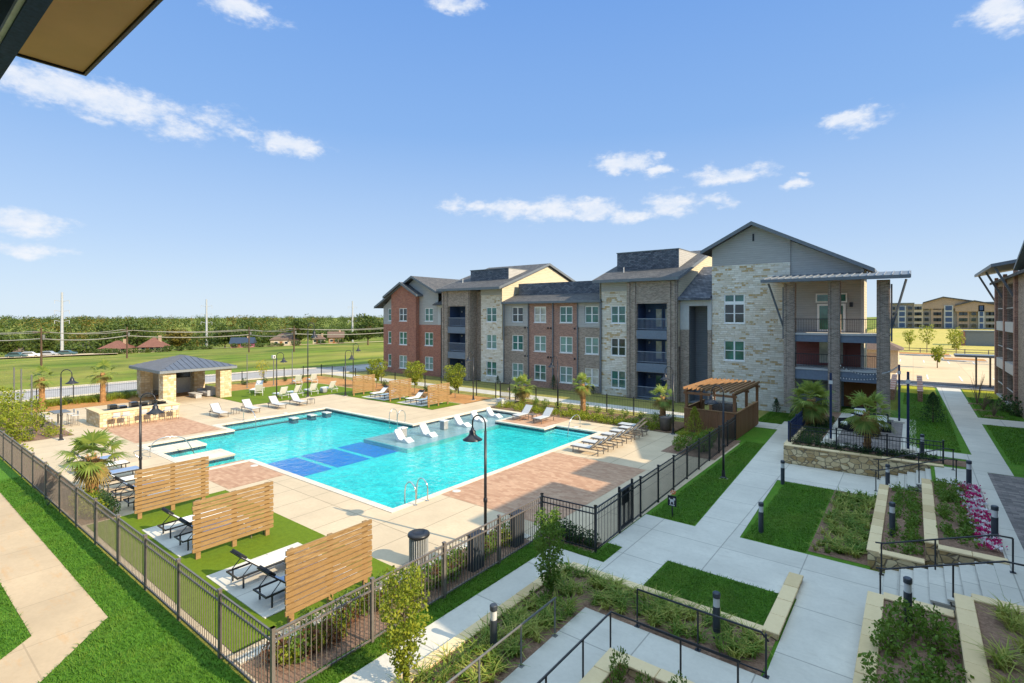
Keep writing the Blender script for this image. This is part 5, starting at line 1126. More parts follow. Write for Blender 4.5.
def armchair(label, x, y, rz):
    t = thing('armchair', label, 'armchair', (x, y, T + .018), rz); m = MB(); m.box(-.38, .38, -.36, .38, .06, .3); m.build('frame', 'cloth_dark', t)
    for s in (-1, 1): m = MB(); m.box(s * .42 - .05, s * .42 + .05, -.4, .4, .0, .62); m.build('arm', 'cloth_dark', t)
    m = MB(); m.beam((0, .32, .28), (0, .48, .95), .8, .1, (0, 1, 0)); m.build('backrest', 'cloth_dark', t); m = MB(); m.box(-.34, .34, -.36, .26, .302, .44); m.build('cushion', 'sling_white', t, bevel=.03); m = MB(); m.beam((0, .2, .46), (0, .32, .86), .62, .1, (0, 1, 0)); m.build('pillow', 'paint_white', t, bevel=.03); return t
armchair('black armchair with white cushions at left of the palm terrace', -3.0, 36.9, -.9); armchair('black armchair with white cushions behind the small terrace palm', -1.5, 37.6, .1); armchair('black armchair with white cushions facing the fire table, back turned', -2.6, 39.6, .3)
t = thing('fire_table', 'low dark fire table amid the terrace armchairs', 'table', (-2.0, 36.0, T + .018)); m = MB(); m.box(-.5, .5, -.5, .5, 0, .45); m.build('base', 'cloth_dark', t); m = MB(); m.box(-.56, .56, -.56, .56, .451, .5); m.build('top', 'counter_dark', t)
t = thing('utility_box', 'small white utility box among hedge plants by the far gate', 'box', (-28.0, 34.6, .02)); m = MB(); m.box(-.3, .3, -.25, .25, 0, .55); m.build('case', 'white_plastic', t); m = MB(); m.box(-.32, .32, -.27, .27, .551, .6); m.build('lid', 'light_panel', t)

for (x, y, lb) in ((-26.9, 13.0, 'white round skimmer lid in the near coping by the brick patch'), (-15.95, 16.6, 'white round skimmer lid in the deck by the near ladder'), (-18.5, 31.2, 'white round skimmer lid beside the blue corner steps'), (-39.4, 21.5, 'white round skimmer lid at the far west pool edge')):
    t = thing('skimmer_lid', lb, 'drain lid', (x, y, .02)); m = MB(); m.lathe([(.16, 0), (.16, .012), (.14, .016)], 18); m.build('lid', 'white_plastic', t); m = MB(); m.lathe([(.19, 0), (.19, .008)], 18); m.build('collar', 'coping_concrete', t)
# ================================================================ planting
import numpy as np
RNG = np.random.default_rng(5)
def np_mesh(name, V, F, mat, parent=None, mats=None, mi=None):
    me = bpy.data.meshes.new(name); nv, nf = len(V), len(F)
    me.vertices.add(nv); me.vertices.foreach_set('co', np.asarray(V, np.float32).ravel())
    k = F.shape[1]; me.loops.add(nf * k); me.loops.foreach_set('vertex_index', np.asarray(F, np.int32).ravel())
    me.polygons.add(nf); me.polygons.foreach_set('loop_start', np.arange(0, nf * k, k, dtype=np.int32)); me.polygons.foreach_set('loop_total', np.full(nf, k, np.int32))
    for x in (mats or [mat]): me.materials.append(MATS[x])
    if mi is not None: me.polygons.foreach_set('material_index', np.asarray(mi, np.int32))
    me.update(calc_edges=True); o = bpy.data.objects.new(name, me); COL.objects.link(o)
    if parent is not None: o.parent = parent
    return o
def unit(a): return a / np.maximum(np.linalg.norm(a, axis=1, keepdims=True), 1e-9)
def leaves(P, size, asp=.5, up=.3):
    """rhombus leaves at points P"""
    k = len(P); d = unit(RNG.normal(size=(k, 3)) + [0, 0, up]); r = unit(np.cross(d, RNG.normal(size=(k, 3))))
    s = size * RNG.uniform(.6, 1.35, (k, 1)); V = np.empty((k, 4, 3))
    V[:, 0] = P - d * s * .5; V[:, 1] = P + r * s * asp * .5; V[:, 2] = P + d * s * .5; V[:, 3] = P - r * s * asp * .5
    return V.reshape(-1, 3), np.arange(4 * k).reshape(-1, 4)
def blob(n, c, r, hollow=.55):
    d = unit(RNG.normal(size=(n, 3))); q = RNG.uniform(hollow ** 3, 1, (n, 1)) ** (1 / 3)
    return np.asarray(c) + d * q * np.asarray(r)
def blades(P, h, w_, lean=.35, bend=.5):
    """bent two-step grass blades rooted at P"""
    k = len(P); a = RNG.uniform(0, 2 * pi, k); H = h * RNG.uniform(.55, 1.3, k); d = np.stack([np.cos(a), np.sin(a), np.zeros(k)], 1); s = np.stack([-np.sin(a), np.cos(a), np.zeros(k)], 1) * (w_ / 2)
    l1 = (H * lean * RNG.uniform(.3, 1.2, k))[:, None]; z = np.array([0, 0, 1.])
    m = P + d * l1 * .5 + z * (H * .6)[:, None]; t = P + d * l1 * (1 + bend) + z * (H * (1 - .25 * bend))[:, None]
    V = np.stack([P - s, P + s, m + s * .8, m - s * .8, t + s * .15, t - s * .15], 1).reshape(-1, 3); b = np.arange(k)[:, None] * 6
    return V, np.concatenate([b + [0, 1, 2, 3], b + [3, 2, 4, 5]], 0)
def in_rects(n, rects):
    A = np.array([(r[1] - r[0]) * (r[3] - r[2]) for r in rects]); i = RNG.choice(len(rects), n, p=A / A.sum()); R = np.array(rects)[i]
    return np.stack([RNG.uniform(R[:, 0], R[:, 1]), RNG.uniform(R[:, 2], R[:, 3]), R[:, 4]], 1)

NSWALK = [(-6.4, 19.1), (-4.75, 19.1), (-5.55, 42.3), (-7.5, 42.3)]
# mown grass blades where the lawn is close enough to show them
def lawn_blades(rects, n, h=.075, w_=.016):
    P = in_rects(n, rects); P = P[[not (inside(p[0], p[1], NSWALK)) for p in P]]; V, F = blades(P, h, w_, .9, .6)
    o = np_mesh('grass', V, F, 'blade'); return tag(o, None, 'grass', kind='stuff')
PATHW = [(-62, 2.75), (-16.9, 2.8), (-11.6, -2.6), (-9.8, -1.85), (-16.4, 4.18), (-62, 4.3)]
P = in_rects(90000, [(-34, -10.2, -1.5, 5.22, .004)]); P = P[[not inside(p[0], p[1], PATHW) for p in P]]
V, F = blades(P, .07, .018, .9, .6); o = np_mesh('grass', V, F, 'blade'); tag(o, 'short mown lawn grass along the tan path by the left fence', 'grass', kind='stuff')
o = lawn_blades([(-10.25, -9.62, 5.2, 14.9, .004), (-9.6, -7.75, 14.66, 15.05, .004), (-8.15, -7.72, 15.05, 15.95, .004), (-6.1, -2.9, 13.98, 15.95, .004)], 22000); o['label'] = 'mown grass in the square and narrow strip beside the near walk'
o = lawn_blades([(-8.1, -6.3, 19.3, 34, .004), (-4.7, -2.8, 19.3, 26.9, .004), (-9.1, -5.7, 41, 45.5, .004)], 45000, .08, .022); o['label'] = 'mown grass either side of the walk leading towards the gable'
o = lawn_blades([(-.2, 1.9, 34.2, 50, T), (3.6, 8, 33, 43.6, T), (3.6, 5.5, 46.6, 57, T), (-.6, 1.8, 50, 57, T)], 30000, .09, .03); o['label'] = 'mown grass on the upper terrace beside the long walk'

# strappy ground cover
def tufts(label, n, rects, h, w_, per, mat='liriope', keep=None, spread=.05):
    C = in_rects(n, rects)
    if keep is not None: C = C[[keep(p) for p in C]]
    P = np.repeat(C, per, 0) + RNG.normal(size=(len(C) * per, 3)) * [spread, spread, 0]
    V, F = blades(P, h, w_, .9, .75); o = np_mesh('ground_cover', V, F, mat); return tag(o, label, 'ground cover', kind='stuff')
def clear_of(p, pts=((-7.66, 9.2), (-3.75, 12.9))): return all(hypot(p[0] - a, p[1] - b) > .15 for a, b in pts)
tufts('strappy variegated liriope filling the bed beside the sunken walk', 165, [(-8.3, -7.0, 3, 12.0, .02), (-8.3, -2.8, 12.3, 13.55, .02)], .27, .03, 26, keep=clear_of, spread=.05)
tufts('darker strappy tufts between the liriope clumps', 90, [(-8.3, -7.0, 3, 12.0, .02), (-8.3, -2.8, 12.3, 13.55, .02)], .28, .03, 24, 'leaf_mid', keep=clear_of)
tufts('greyish low perennials in the flat bed before the stepped wall', 120, [(-2.6, -1.25, 19.7, 26.8, .02)], .24, .035, 16, 'liriope')
tufts('green low plants among the greyish perennials of the flat bed', 85, [(-2.6, -1.25, 19.7, 26.8, .02)], .24, .045, 16, 'leaf_mid')
tufts('mixed tufts in the top planter at bottom right corner', 120, [(1.3, 3.2, 9, 16.3, .94)], .3, .028, 30, 'liriope')
def cover(label, n, rects, h, size, mat, per=26, r=.16):
    C = in_rects(n, rects); P = np.repeat(C, per, 0) + unit(RNG.normal(size=(len(C) * per, 3))) * RNG.uniform(.3, 1, (len(C) * per, 1)) * [r, r, h]
    P[:, 2] = np.maximum(P[:, 2] + h * .5, C[:, 2].repeat(per) + .01); V, F = leaves(P, size, .55); o = np_mesh('ground_cover', V, F, mat); return tag(o, label, 'ground cover', kind='stuff')
cover('small dark green clumps in the mulch between the liriope', 60, [(-8.25, -7.05, 3, 11.9, .02), (-8.2, -2.9, 12.4, 13.5, .02)], .2, .08, 'leaf_mid', 40, .15)
cover('low green ground cover in the lower planted tier by the bollard', 70, [(-.62, -.35, 19.9, 27.2, .46), (-.2, .15, 19.9, 27.2, .46)], .24, .085, 'leaf_mid', 55, .2)
cover('low green ground cover beside the flower strip in the upper tier', 75, [(.75, 1.0, 20.1, 27.4, .94), (1.15, 1.5, 20.1, 27.4, .94)], .24, .085, 'leaf_mid', 55, .2)
def flower_strip():
    C = in_rects(300, [(1.35, 2.0, 20.2, 27.3, .95)]); C = C[[p[0] > 1.3 + .25 * ((27.3 - p[1]) / 7) for p in C]]
    P = np.repeat(C, 9, 0) + RNG.normal(size=(len(C) * 9, 3)) * [.05, .05, .03]; P[:, 2] += .14; V, F = leaves(P, .085, .9, 1.5)
    mi = np.repeat((np.sin(C[:, 1] * 9 + C[:, 0] * 6) + RNG.normal(size=len(C)) * .5 > .1).astype(int), 9)
    o = np_mesh('flower_bed', V, F, None, mats=['petal_pink', 'petal_white'], mi=mi); tag(o, 'pink and white bedding flowers along the upper planter edge', 'flowers', kind='stuff')
flower_strip()
cover('dark trailing ground cover on the terrace bed above the stone wall', 420, [(-5.1, -4.0, 31, 40, .95), (-4, .9, 31.0, 31.9, .95)], .2, .08, 'leaf_dark')
cover('yellow green clipped hedge mass along the deck behind the right loungers', 330, [(-27.9, -13.4, 33.5, 35.2, .02)], .35, .12, 'leaf_light', 30, .3)
cover('loose mid green ground cover under the left trees by the fence', 180, [(-60, -43, 5.7, 9, .02), (-44, -34, 5.6, 6.4, .02)], .32, .13, 'leaf_light', 26, .32)
tufts('pale ornamental grasses along the street fence', 110, [(-59.5, -57.6, 8, 20, .02)], .6, .035, 18, 'leaf_light', spread=.12)

# shrubs: a few proto bushes copied
def bush(label, mat, r=(.35, .35, .35), n=420, size=.09, stem=True, asp=.5, lobes=5):
    t = thing('shrub', label, 'shrub'); P = [blob(int(n / 2), (0, 0, r[2] * .95), r)]
    for k in range(lobes): v = rvec(); P.append(blob(n // (2 * lobes), (v.x * r[0] * .8, v.y * r[1] * .8, r[2] * (.95 + .6 * v.z)), (r[0] * .5, r[1] * .5, r[2] * .5)))
    P = np.concatenate(P); P[:, 2] = np.maximum(P[:, 2], .02); V, F = leaves(P, size, asp); np_mesh('foliage', V, F, mat, t)
    if stem:
        m = MB()
        for k in range(4): v = rvec(); m.tube([(0, 0, -.03), (v.x * r[0] * .5, v.y * r[1] * .5, r[2] * .9)], [.018, .008], 5)
        m.build('stem', 'bark', t)
    return t
SR = Kind(bush('s', 'leaf_red', (.28, .28, .3), 300)); SG = Kind(bush('s', 'leaf_light', (.3, .3, .32), 320)); SM = Kind(bush('s', 'leaf_mid', (.32, .32, .36), 380)); SD = Kind(bush('s', 'leaf_dark', (.32, .32, .36), 380))
y = 5.9; i = 0
while y < 14.3:
    k = (SR, SG, SM)[i % 3]; lb = ('reddish low shrub', 'yellow green low shrub', 'mid green low shrub')[i % 3] + ' in the mulch strip behind the near picket fence'
    k.put((-10.75 - rnd(0, .7), y, .02), rnd(0, 6), lb, ('reddish', 'yellow green', 'mid green')[i % 3] + ' shrubs behind the near fence', rnd(.8, 1.25)); y += rnd(.16, .3); i += 1
for i in range(9): SG.put((-24.6 - i * .33 + rnd(-.1, .1), 5.95 + rnd(-.25, .35), .02), rnd(0, 6), 'bright yellow green shrub between palm trunk and wooden screen', 'shrubs between palm and screen', rnd(1., 1.4))
for i in range(5): SD.put((-24.5 - i * .5, 6.35, .02), rnd(0, 6), 'dark green shrub behind the yellow shrubs beside the wooden screen', 'dark shrubs beside the screen', rnd(.8, 1.1))
for i in range(7): SD.put((-10.3 + i * .3, 15.4 + rnd(-.1, .15), .02), rnd(0, 6), 'dark low shrub behind the short fence return by the brick paving', 'dark shrubs behind the short fence return', rnd(.7, 1.))
for i, (x, y) in enumerate(((-10.6, 29.3), (-10.9, 30.4), (-10.2, 30.2), (-11.1, 31.6), (-9.6, 31.2), (-10.4, 32.0), (-9.4, 29.9), (-9.9, 32.9))): (SG if i % 2 else SM).put((x, y, .02), rnd(0, 6), ('green', 'yellow')[i % 2] + ' mounded shrub in the deck corner bed before the pergola', ('green', 'yellow')[i % 2] + ' shrubs before the pergola', rnd(1.1, 1.6))
for i in range(11): SD.put((-58.6 + rnd(-.3, .3), 12 + 2.2 * i, .02), rnd(0, 6), 'small dark shrub in the orange mulch along the street fence', 'dark shrubs along the street fence', rnd(.8, 1.2))
for i in range(12): SM.put((-27 + 1.2 * i, 36.6 + rnd(-.2, .2), .02), rnd(0, 6), 'young green shrub in the mulch behind the hedge mass', 'young shrubs behind the hedge', rnd(.8, 1.15))
for i in range(5): SD.put((-49 + 3.3 * i, 36.3, .02), rnd(0, 6), 'small dark shrub in the orange mulch behind the far screens', 'dark shrubs behind the far screens', rnd(.7, 1.1))
for i in range(17): SM.put((.0 + rnd(-.5, .6), 9.5 + i * .38 + rnd(-.2, .2), .46), rnd(0, 6), 'leafy green shrub in the lower planter at bottom right corner', 'shrubs in the bottom right lower planter', rnd(.85, 1.3))
for i, (x, y) in enumerate(((-4.9, 10.0), (-4.2, 9.6), (-3.6, 10.0), (-4.6, 9.1), (-3.2, 9.4))): SM.put((x, y, .05), rnd(0, 6), 'upright leafy shrub inside the stone kerb at the bottom edge', 'shrubs inside the bottom edge kerb', (.6, .6, 1.1))
def conifer(label, loc, h, r, mat, n=1500, size=.1):
    t = thing('conifer', label, 'shrub', loc); z = RNG.uniform(.03, 1, n) ** .8; a = RNG.uniform(0, 2 * pi, n); q = (1 - z) ** .75 * r * RNG.uniform(.45, 1.1, n) + .02
    q *= 1 + .25 * np.sin(a * 5 + z * 17); V, F = leaves(np.stack([q * np.cos(a), q * np.sin(a), z * h + .05], 1), size, .35, 1.2); np_mesh('foliage', V, F, mat, t)
    m = MB(); m.tube([(0, 0, -.05), (0, 0, h * .8)], [.05, .015], 6); m.build('trunk', 'bark', t); return t
conifer('dark green bushy conifer on the terrace lawn beside the long walk', (1.0, 42.5, T), 1.9, .72, 'leaf_dark', 1500, .13)
conifer('yellow green cone shaped shrub before the cedar enclosure', (-11.0, 33.2, .02), 1.9, .7, 'leaf_light', 1900)
conifer('small dark conical shrub at the foot of the pale stone wall', (-8.6, 45.5, 0), 1.1, .35, 'leaf_dark', 700)
conifer('small dark conical shrub against the brick wall behind the palms', (-29.6, 45.3, 0), 1.5, .45, 'leaf_dark', 700)
conifer('tiny dark conical shrub beside the second stone bay', (-24.9, 45.2, 0), .8, .3, 'leaf_dark', 400)
conifer('tiny dark conical shrub beside the first stone bay', (-37.1, 45.3, 0), .9, .3, 'leaf_dark', 400)
for (x, y, s, lb) in ((5.3, 50.2, 1.9, 'large dark shrub against the right wing at the picture edge'), (5.6, 48.6, 1.6, 'dark shrub nearer the camera by the right wing wall'), (4.6, 54, .9, 'small dark shrub by the right wing nearest the mulch')): SD.put((x, y, T), rnd(0, 6), lb, None, s)
# bare young shrubs
for (x, y, lb) in ((4.3, 47.6, 'bare twiggy shrub on the right lawn nearest the camera'), (4.0, 50.2, 'bare twiggy shrub in the middle of the right lawn'), (3.9, 53.5, 'tall bare young tree at the far end of the right lawn')):
    t = thing('bare_shrub', lb, 'shrub', (x, y, T)); m = MB()
    for k in range(22): v = rvec(); h = rnd(.7, 1.5) * (1.7 if y > 53 else 1); m.tube([(0, 0, 0), (v.x * .2, v.y * .2, h * .5), (v.x * .5, v.y * .5, h)], [.016, .011, .004], 4)
    m.build('twigs', 'thin_bark', t)
    m = MB(); m.lathe([(.6, 0), (.5, .03), (.05, .05)], 14); m.build('mulch_ring', 'mulch_dark', t)

# trees: trunk, limbs, crown of leaf clumps
def tree(label, loc, h, r, mat, tr=.05, th=.35, n=1500, size=.13, narrow=1., lobes=14, nm='tree', bark='thin_bark', mats=None):
    t = thing(nm, label, 'tree', loc); m = MB(); m.tube([(0, 0, -.1), (rnd(-.02, .02), 0, h * th), (0, 0, h * .9)], [tr, tr * .75, tr * .2], 7); limbs = []
    for k in range(9):
        a = k * 2.4 + rnd(-.3, .3); z0 = h * (th + (.8 - th) * k / 9); e = Vector((cos(a) * r * rnd(.45, .8), sin(a) * r * rnd(.45, .8), z0 + h * .14)); limbs.append(e); m.tube([(0, 0, z0), e * .5 + Vector((0, 0, z0 * .5 + .02)), e], [tr * .45, tr * .3, tr * .12], 5)
    m.build('trunk', bark, t); P = []
    for k in range(lobes):
        u = (k + .5) / lobes; z = h * (th + .08 + (.95 - th) * u); w_ = r * narrow * (math.sin(pi * min(1, .12 + .88 * (1 - u) ** .8)) ** .7 * .8 + .15); a = k * 2.399; c = (cos(a) * w_ * .6, sin(a) * w_ * .6, z); P.append(blob(n // lobes, c, (w_ * rnd(.4, .65), w_ * rnd(.4, .65), h * rnd(.06, .12) + .08), .2))
    V, F = leaves(np.concatenate(P), size, .55); np_mesh('crown', V, F, mat, t); return t
tree('slim young tree with yellow green top growing at the path corner', (-7.95, 11.95, .02), 2.25, .5, 'leaf_mid', .03, .05, 2600, .085, 1., 22)
tree('yellow green young tree at bottom centre before the near picket fence', (-8.45, 7.2, .02), 2.3, .55, 'leaf_light', .03, .05, 3000, .085, 1., 22)
TY = ['leftmost', 'middle', 'rightmost']
for i, (x, y) in enumerate(((-45.3, 34.9), (-39.4, 35.0), (-34.0, 35.2))): tree('round young green tree in the orange mulch, %s of the three' % TY[i], (x, y, .02), 2.9, 1.15, 'leaf_light', .04, .26, 2400, .15)
for (x, y, h, r, lb) in ((-44.5, 7.6, 2.6, 1.2, 'spreading yellow green tree at the left fence nearest the lamp'), (-46.5, 6.6, 2.4, 1.1, 'yellow green tree at the left fence in front of the high table'), (-49.5, 7.2, 2.8, 1.2, 'taller yellow green tree at the left edge between two poles'), (-52.5, 6.3, 2.4, 1.2, 'low yellow green tree at the far left edge by the fence'), (-43.2, 6.4, 2.0, 1., 'small yellow green tree right of the left fence trees'), (-55.5, 7.5, 2.4, 1.2, 'hazy yellow green tree behind the three grey poles')):
    tree(lb, (x, y, .02), h * .9, r * .75, 'leaf_light', .04, .15, 620, .15)
tree('tiny sparse yellow tree in the mulch behind the turf lawn', (-57.2, 28.5, .02), 2.6, .8, 'leaf_yellow', .03, .35, 300, .14)
for (x, y, h, lb) in ((-.6, 128, 4.6, 'yellow green tree left of meadow nearest the garage'), (2.0, 122, 6.0, 'tall yellow green tree at the meadow edge'), (5.6, 112, 5, 'yellow green tree on the island in parking lot'), (10.6, 98, 4.0, 'yellow green tree right of the flat carport roof'), (2.5, 87, 3.4, 'small staked tree in the middle of parking lot'), (6.5, 135, 5, 'yellow green tree in the meadow left of the dark enclosure')):
    tree(lb, (x, y, terr(x, y)), h * .8, h * .26, 'leaf_light', .07, .3, 420, .3)

# fan palms
def palm(label, loc, th, R=1.5, n=26, dry=5, rz=0., tr=.17, lo=-.75):
    t = thing('palm_tree', label, 'palm tree', loc, rz); m = MB(); pts, rs = [], []
    for k in range(13): z = th * k / 12; pts.append((.03 * sin(z * 2), 0, z - .05)); rs.append(tr * (1.25 - .25 * k / 12) * (1 + .09 * (k % 2)))
    m.tube(pts, rs, 10)
    for k in range(46): z = th * rnd(.12, 1.0); a = rnd(0, 6.28); rr = tr * 1.02; m.beam((rr * cos(a), rr * sin(a), z - .1), ((rr + .09) * cos(a), (rr + .09) * sin(a), z + .06), .07, .02)
    m.build('trunk', 'palm_bark', t)
    for i in range(n + dry):
        isdry = i >= n; a = i * 2.4 + rnd(-.2, .2); u = (i + .5) / n; pit = (rnd(-1.25, -.8) if isdry else 1.45 + (lo - 1.45) * u ** .8) + rnd(-.12, .12); Lp = R * rnd(.42, .55) * (.75 if isdry else 1); V, F = [], []
        d = np.array([cos(a) * cos(pit), sin(a) * cos(pit), sin(pit)]); s = np.array([-sin(a), cos(a), 0]); up = np.cross(d, s) * -1
        if up[2] < 0 and not isdry: up = -up
        o = np.array([0, 0, th]); e = o + d * Lp; e[2] -= .06 * Lp
        V += [o - s * .015, o + s * .015, e + s * .01, e - s * .01]; F.append([0, 1, 2, 3])
        for j in range(24):
            q = (j - 11.5) / 11.5 * 1.9; dl = d * cos(q) + s * sin(q); L = R * .58 * (1 - .28 * abs(q) / 1.9) * rnd(.85, 1.1); wv = np.cross(dl, up); wv /= np.linalg.norm(wv) + 1e-9
            b0, m0 = e + d * .02, e + dl * L * .55 - up * .03 * abs(q); tp = e + dl * L + np.array([0, 0, -1]) * L * rnd(.12, .4); b = len(V); ww = .028 * R
            V += [b0 - wv * .006, b0 + wv * .006, m0 + wv * ww, m0 - wv * ww, tp + wv * .004, tp - wv * .004]; F += [[b, b + 1, b + 2, b + 3], [b + 3, b + 2, b + 4, b + 5]]
        np_mesh('frond', np.array(V), np.array(F), 'frond_dry' if isdry else 'frond', t)
    return t
palm('fan palm by the left fence beside the wooden screen, fronds drooping right', (-27.0, 6.35, .02), 1.95, 1.35, 15, 4, lo=-.5)
palm('tall fan palm at the far left before the street', (-57.7, 10.2, .02), 2.6, 1.15, 11, 3); palm('tall fan palm behind the stone bar', (-57.2, 14.2, .02), 2.7, 1.35, 11, 3)
palm('bushy short fan palm in the hedge behind the platform loungers', (-27.4, 36.9, .02), 1.5, 1.3, 18, 14); palm('tall fan palm in the hedge behind the corner steps', (-20.6, 35.7, .02), 2.4, 1.05, 14, 9); palm('fan palm in the hedge beside the planter pot', (-13.9, 35.2, .02), 2.1, 1.1, 12, 9)
palm('small fan palm just behind the stone terrace wall', (-1.85, 31.75, .94), 2.0, 1.35, 16, 8, tr=.13); palm('large full fan palm at the left side of the palm terrace', (-5.0, 36.6, .94), 1.7, 1.5, 26, 26, tr=.2)
# yucca spikes at the left fence
t = thing('yucca', 'dark spiky yucca leaning through the left fence', 'plant', (-27.6, 5.05, 0)); m = MB()
for k in range(18): v = rvec(); v.z = abs(v.z) + .3; m.add([(-.02, 0, .1), (.02, 0, .1), (v.x * .7, v.y * .35, v.z * .8)], [(0, 1, 2)])
m.build('leaves', 'yucca', t)

# ================================================================ far west: wood, trees, houses, poles, cars
def px_of(a_): v = Vector((sin(a_), cos(a_))); return 512 + 518 * (v.x * .7907 + v.y * .6122) / (-v.x * .6122 + v.y * .7907)
def wood():
    Vs, Fs, b, mi = [], [], 0, []
    def one(x, y, h, r, n, gold, lf=.75):
        nonlocal b
        z = terr(x, y); P = []
        for k in range(5): a = rnd(0, 6.28); q = r * rnd(.2, .7); P.append(blob(n // 5, (x + q * cos(a), y + q * sin(a), z + h * rnd(.35, .75)), (r * .55, r * .55, h * .28), .3))
        V, F = leaves(np.concatenate(P), lf, .7); Vs.append(V); Fs.append(F + b); b += len(V); mi.append(np.full(len(F), int(gold)))
    for k in range(760):
        d = 215 + 300 * random.random() ** 1.25; az_ = radians(rnd(-86, -40)); x, y = d * sin(az_), d * cos(az_)
        one(x, y, rnd(6, 11.5) * (.85 + .25 * sm((px_of(az_) - 230) / 120)) * (.8 + .3 * sin(az_ * 31) * sin(az_ * 13 + d * .02)) + (d - 215) * .009, rnd(3, 5.5), 190, math.sin(az_ * 40) + math.sin(d * .05) + rnd(-1, 1) > 1.1)
    for k in range(520):
        d = 480 + 1100 * random.random() ** 1.1; az_ = radians(rnd(-88, -38)); x, y = d * sin(az_), d * cos(az_)
        one(x, y, rnd(14.5, 18.5) + 1.2 * sin(az_ * 47 + d * .01), rnd(7, 12), 130, random.random() < .2, 1.5)
    o = np_mesh('wood', np.concatenate(Vs), np.concatenate(Fs), None, mats=['wood_leaf', 'wood_leaf_gold'], mi=np.concatenate(mi)); tag(o, 'broad dark green wood along the western horizon', 'woodland', kind='stuff')
wood()
def dirpt(px, d): v = Vector(((px - 512) / 518 * .7907 - .6122, (px - 512) / 518 * .6122 + .7907)); return v.x * d, v.y * d
for (px, d, h, r, lb) in ((138, 152, 8.5, 4.5, 'dark dense tree between the two red roofed houses'), (45, 150, 6.5, 3.5, 'green tree behind the parked cars on left'), (178, 158, 6, 4, 'golden green tree right of the second red roof'), (248, 205, 9, 4, 'tall tree standing above the wood behind blue roof'), (300, 178, 8, 3.5, 'bare greyish tree between tan roof and orange house'), (8, 150, 6, 3.4, 'green tree at far left edge by the dirt yard'), (368, 150, 8, 4.5, 'green tree beside the far apartment corner'), (225, 180, 7, 4, 'dark tree left of the pink house'), (108, 172, 9, 5, 'tall green tree behind first red roof')):
    x, y = dirpt(px, d); tree(lb, (x, y, terr(x, y)), h, r, 'wood_leaf_gold' if 'golden' in lb else 'wood_leaf', .25, .2, 1300, .75, 1., 16, bark='bark')
def house(label, px, d, L, D, hw, hr, wall, roof, rz=0., hip=True):
    x, y = dirpt(px, d); t = thing('house', label, 'house', (x, y, terr(x, y) - .1), rz); t.scale = (.82, .82, .82); m = MB(); m.box(-L / 2, L / 2, -D / 2, D / 2, 0, hw); m.build('wall', wall, t)
    m = MB(); e = .6; a = L / 2 - (D / 2 if hip else -.6); m.add([(-L / 2 - e, -D / 2 - e, hw), (L / 2 + e, -D / 2 - e, hw), (L / 2 + e, D / 2 + e, hw), (-L / 2 - e, D / 2 + e, hw), (-a, 0, hw + hr), (a, 0, hw + hr)], [(0, 1, 5, 4), (1, 2, 5), (2, 3, 4, 5), (3, 0, 4), (0, 3, 2, 1)]); r = m.build('roof', roof, t)
    m = MB(); m.box(L * .2, L * .2 + .8, -.4, .4, hw + hr * .4, hw + hr + .5); m.build('chimney', 'wall_brown', r)
    for s in (-.3, .05, .34):
        m = MB(); m.box(L * s - .7, L * s + .7, -D / 2 - .05, -D / 2 - .003, .9, 2.1); w_ = m.build('window', 'white_trim', t); m = MB(); m.box(L * s - .6, L * s + .6, -D / 2 - .07, -D / 2 - .051, 1.0, 2.0); m.build('pane', 'pane_dark', w_)
    m = MB(); m.box(-L * .13 - .5, -L * .13 + .5, -D / 2 - .05, -D / 2 - .003, 0, 2.1); m.build('door', 'door_wood', t)
    m = MB(); m.box(-L / 2 - .05, -L / 2 - .003, -1.3, 1.3, 0, 2.2); m.build('garage_door', 'white_trim', t)
rr = radians(55)
house('low house with brick red hipped roof left of the dark tree', 118, 148, 8, 7, 2.0, 2.6, 'wall_tan', 'roof_red', rr); house('house with orange red roof right of the dark tree', 154, 150, 7, 7, 2.0, 3.4, 'wall_cream', 'roof_red', rr)
house('brown roofed house behind the steel pole on the left', 84, 176, 7, 6, 2.6, 2.2, 'wall_brown', 'roof_brown', rr); house('small brown house at the far left behind the cars', 22, 180, 7, 6, 2.4, 2.0, 'wall_tan', 'roof_brown', rr)
house('house with magenta pink wall and dark blue roof', 243, 178, 8, 6, 1.9, 2.4, 'pink_siding', 'roof_blue', rr, False); house('long house with tan brown roof right of the blue roof', 286, 180, 11, 8, 2.8, 2.8, 'wall_cream', 'roof_brown', rr)
house('orange gabled house left of the right steel pole', 336, 190, 6, 6, 2.8, 2.6, 'wall_orange', 'roof_brown', rr, False); house('small pale house between tan roof and orange house', 319, 195, 5, 5, 2.4, 2.0, 'wall_cream', 'roof_brown', rr)
SB = Kind(bush('field bush', 'wood_leaf', (1.3, 1.3, 1.0), 420, .4))
for (px, d) in ((106, 141), (112, 139), (122, 138), (130, 140), (145, 144), (160, 143), (168, 146), (76, 166), (92, 165), (234, 168), (246, 170), (260, 168), (272, 171), (280, 169), (296, 170), (322, 182), (340, 181), (14, 170), (26, 168), (100, 150), (180, 150), (192, 158), (206, 165)):
    x, y = dirpt(px, d); SB.put((x, y, terr(x, y) - .1), rnd(0, 6), 'rounded dark green bush in front of the distant houses', 'bushes before the distant houses', (rnd(.8, 1.5), rnd(.8, 1.5), rnd(.6, 1.1)))
m = MB()
for (px0, px1, d0, d1) in ((-60, 118, 128, 165),):
    a, b, c, d = dirpt(px0, d0), dirpt(px1, d0), dirpt(px1, d1), dirpt(px0, d1); m.add([(*q, terr(*q) + .3) for q in (a, b, c, d)], [(0, 1, 2, 3)])
a, b, c, d = dirpt(118, 160), dirpt(395, 175), dirpt(395, 182), dirpt(118, 166); m.add([(*q, terr(*q) + .3) for q in (a, b, c, d)], [(0, 1, 2, 3)])
struct('dirt_yard', m, 'lot_concrete')
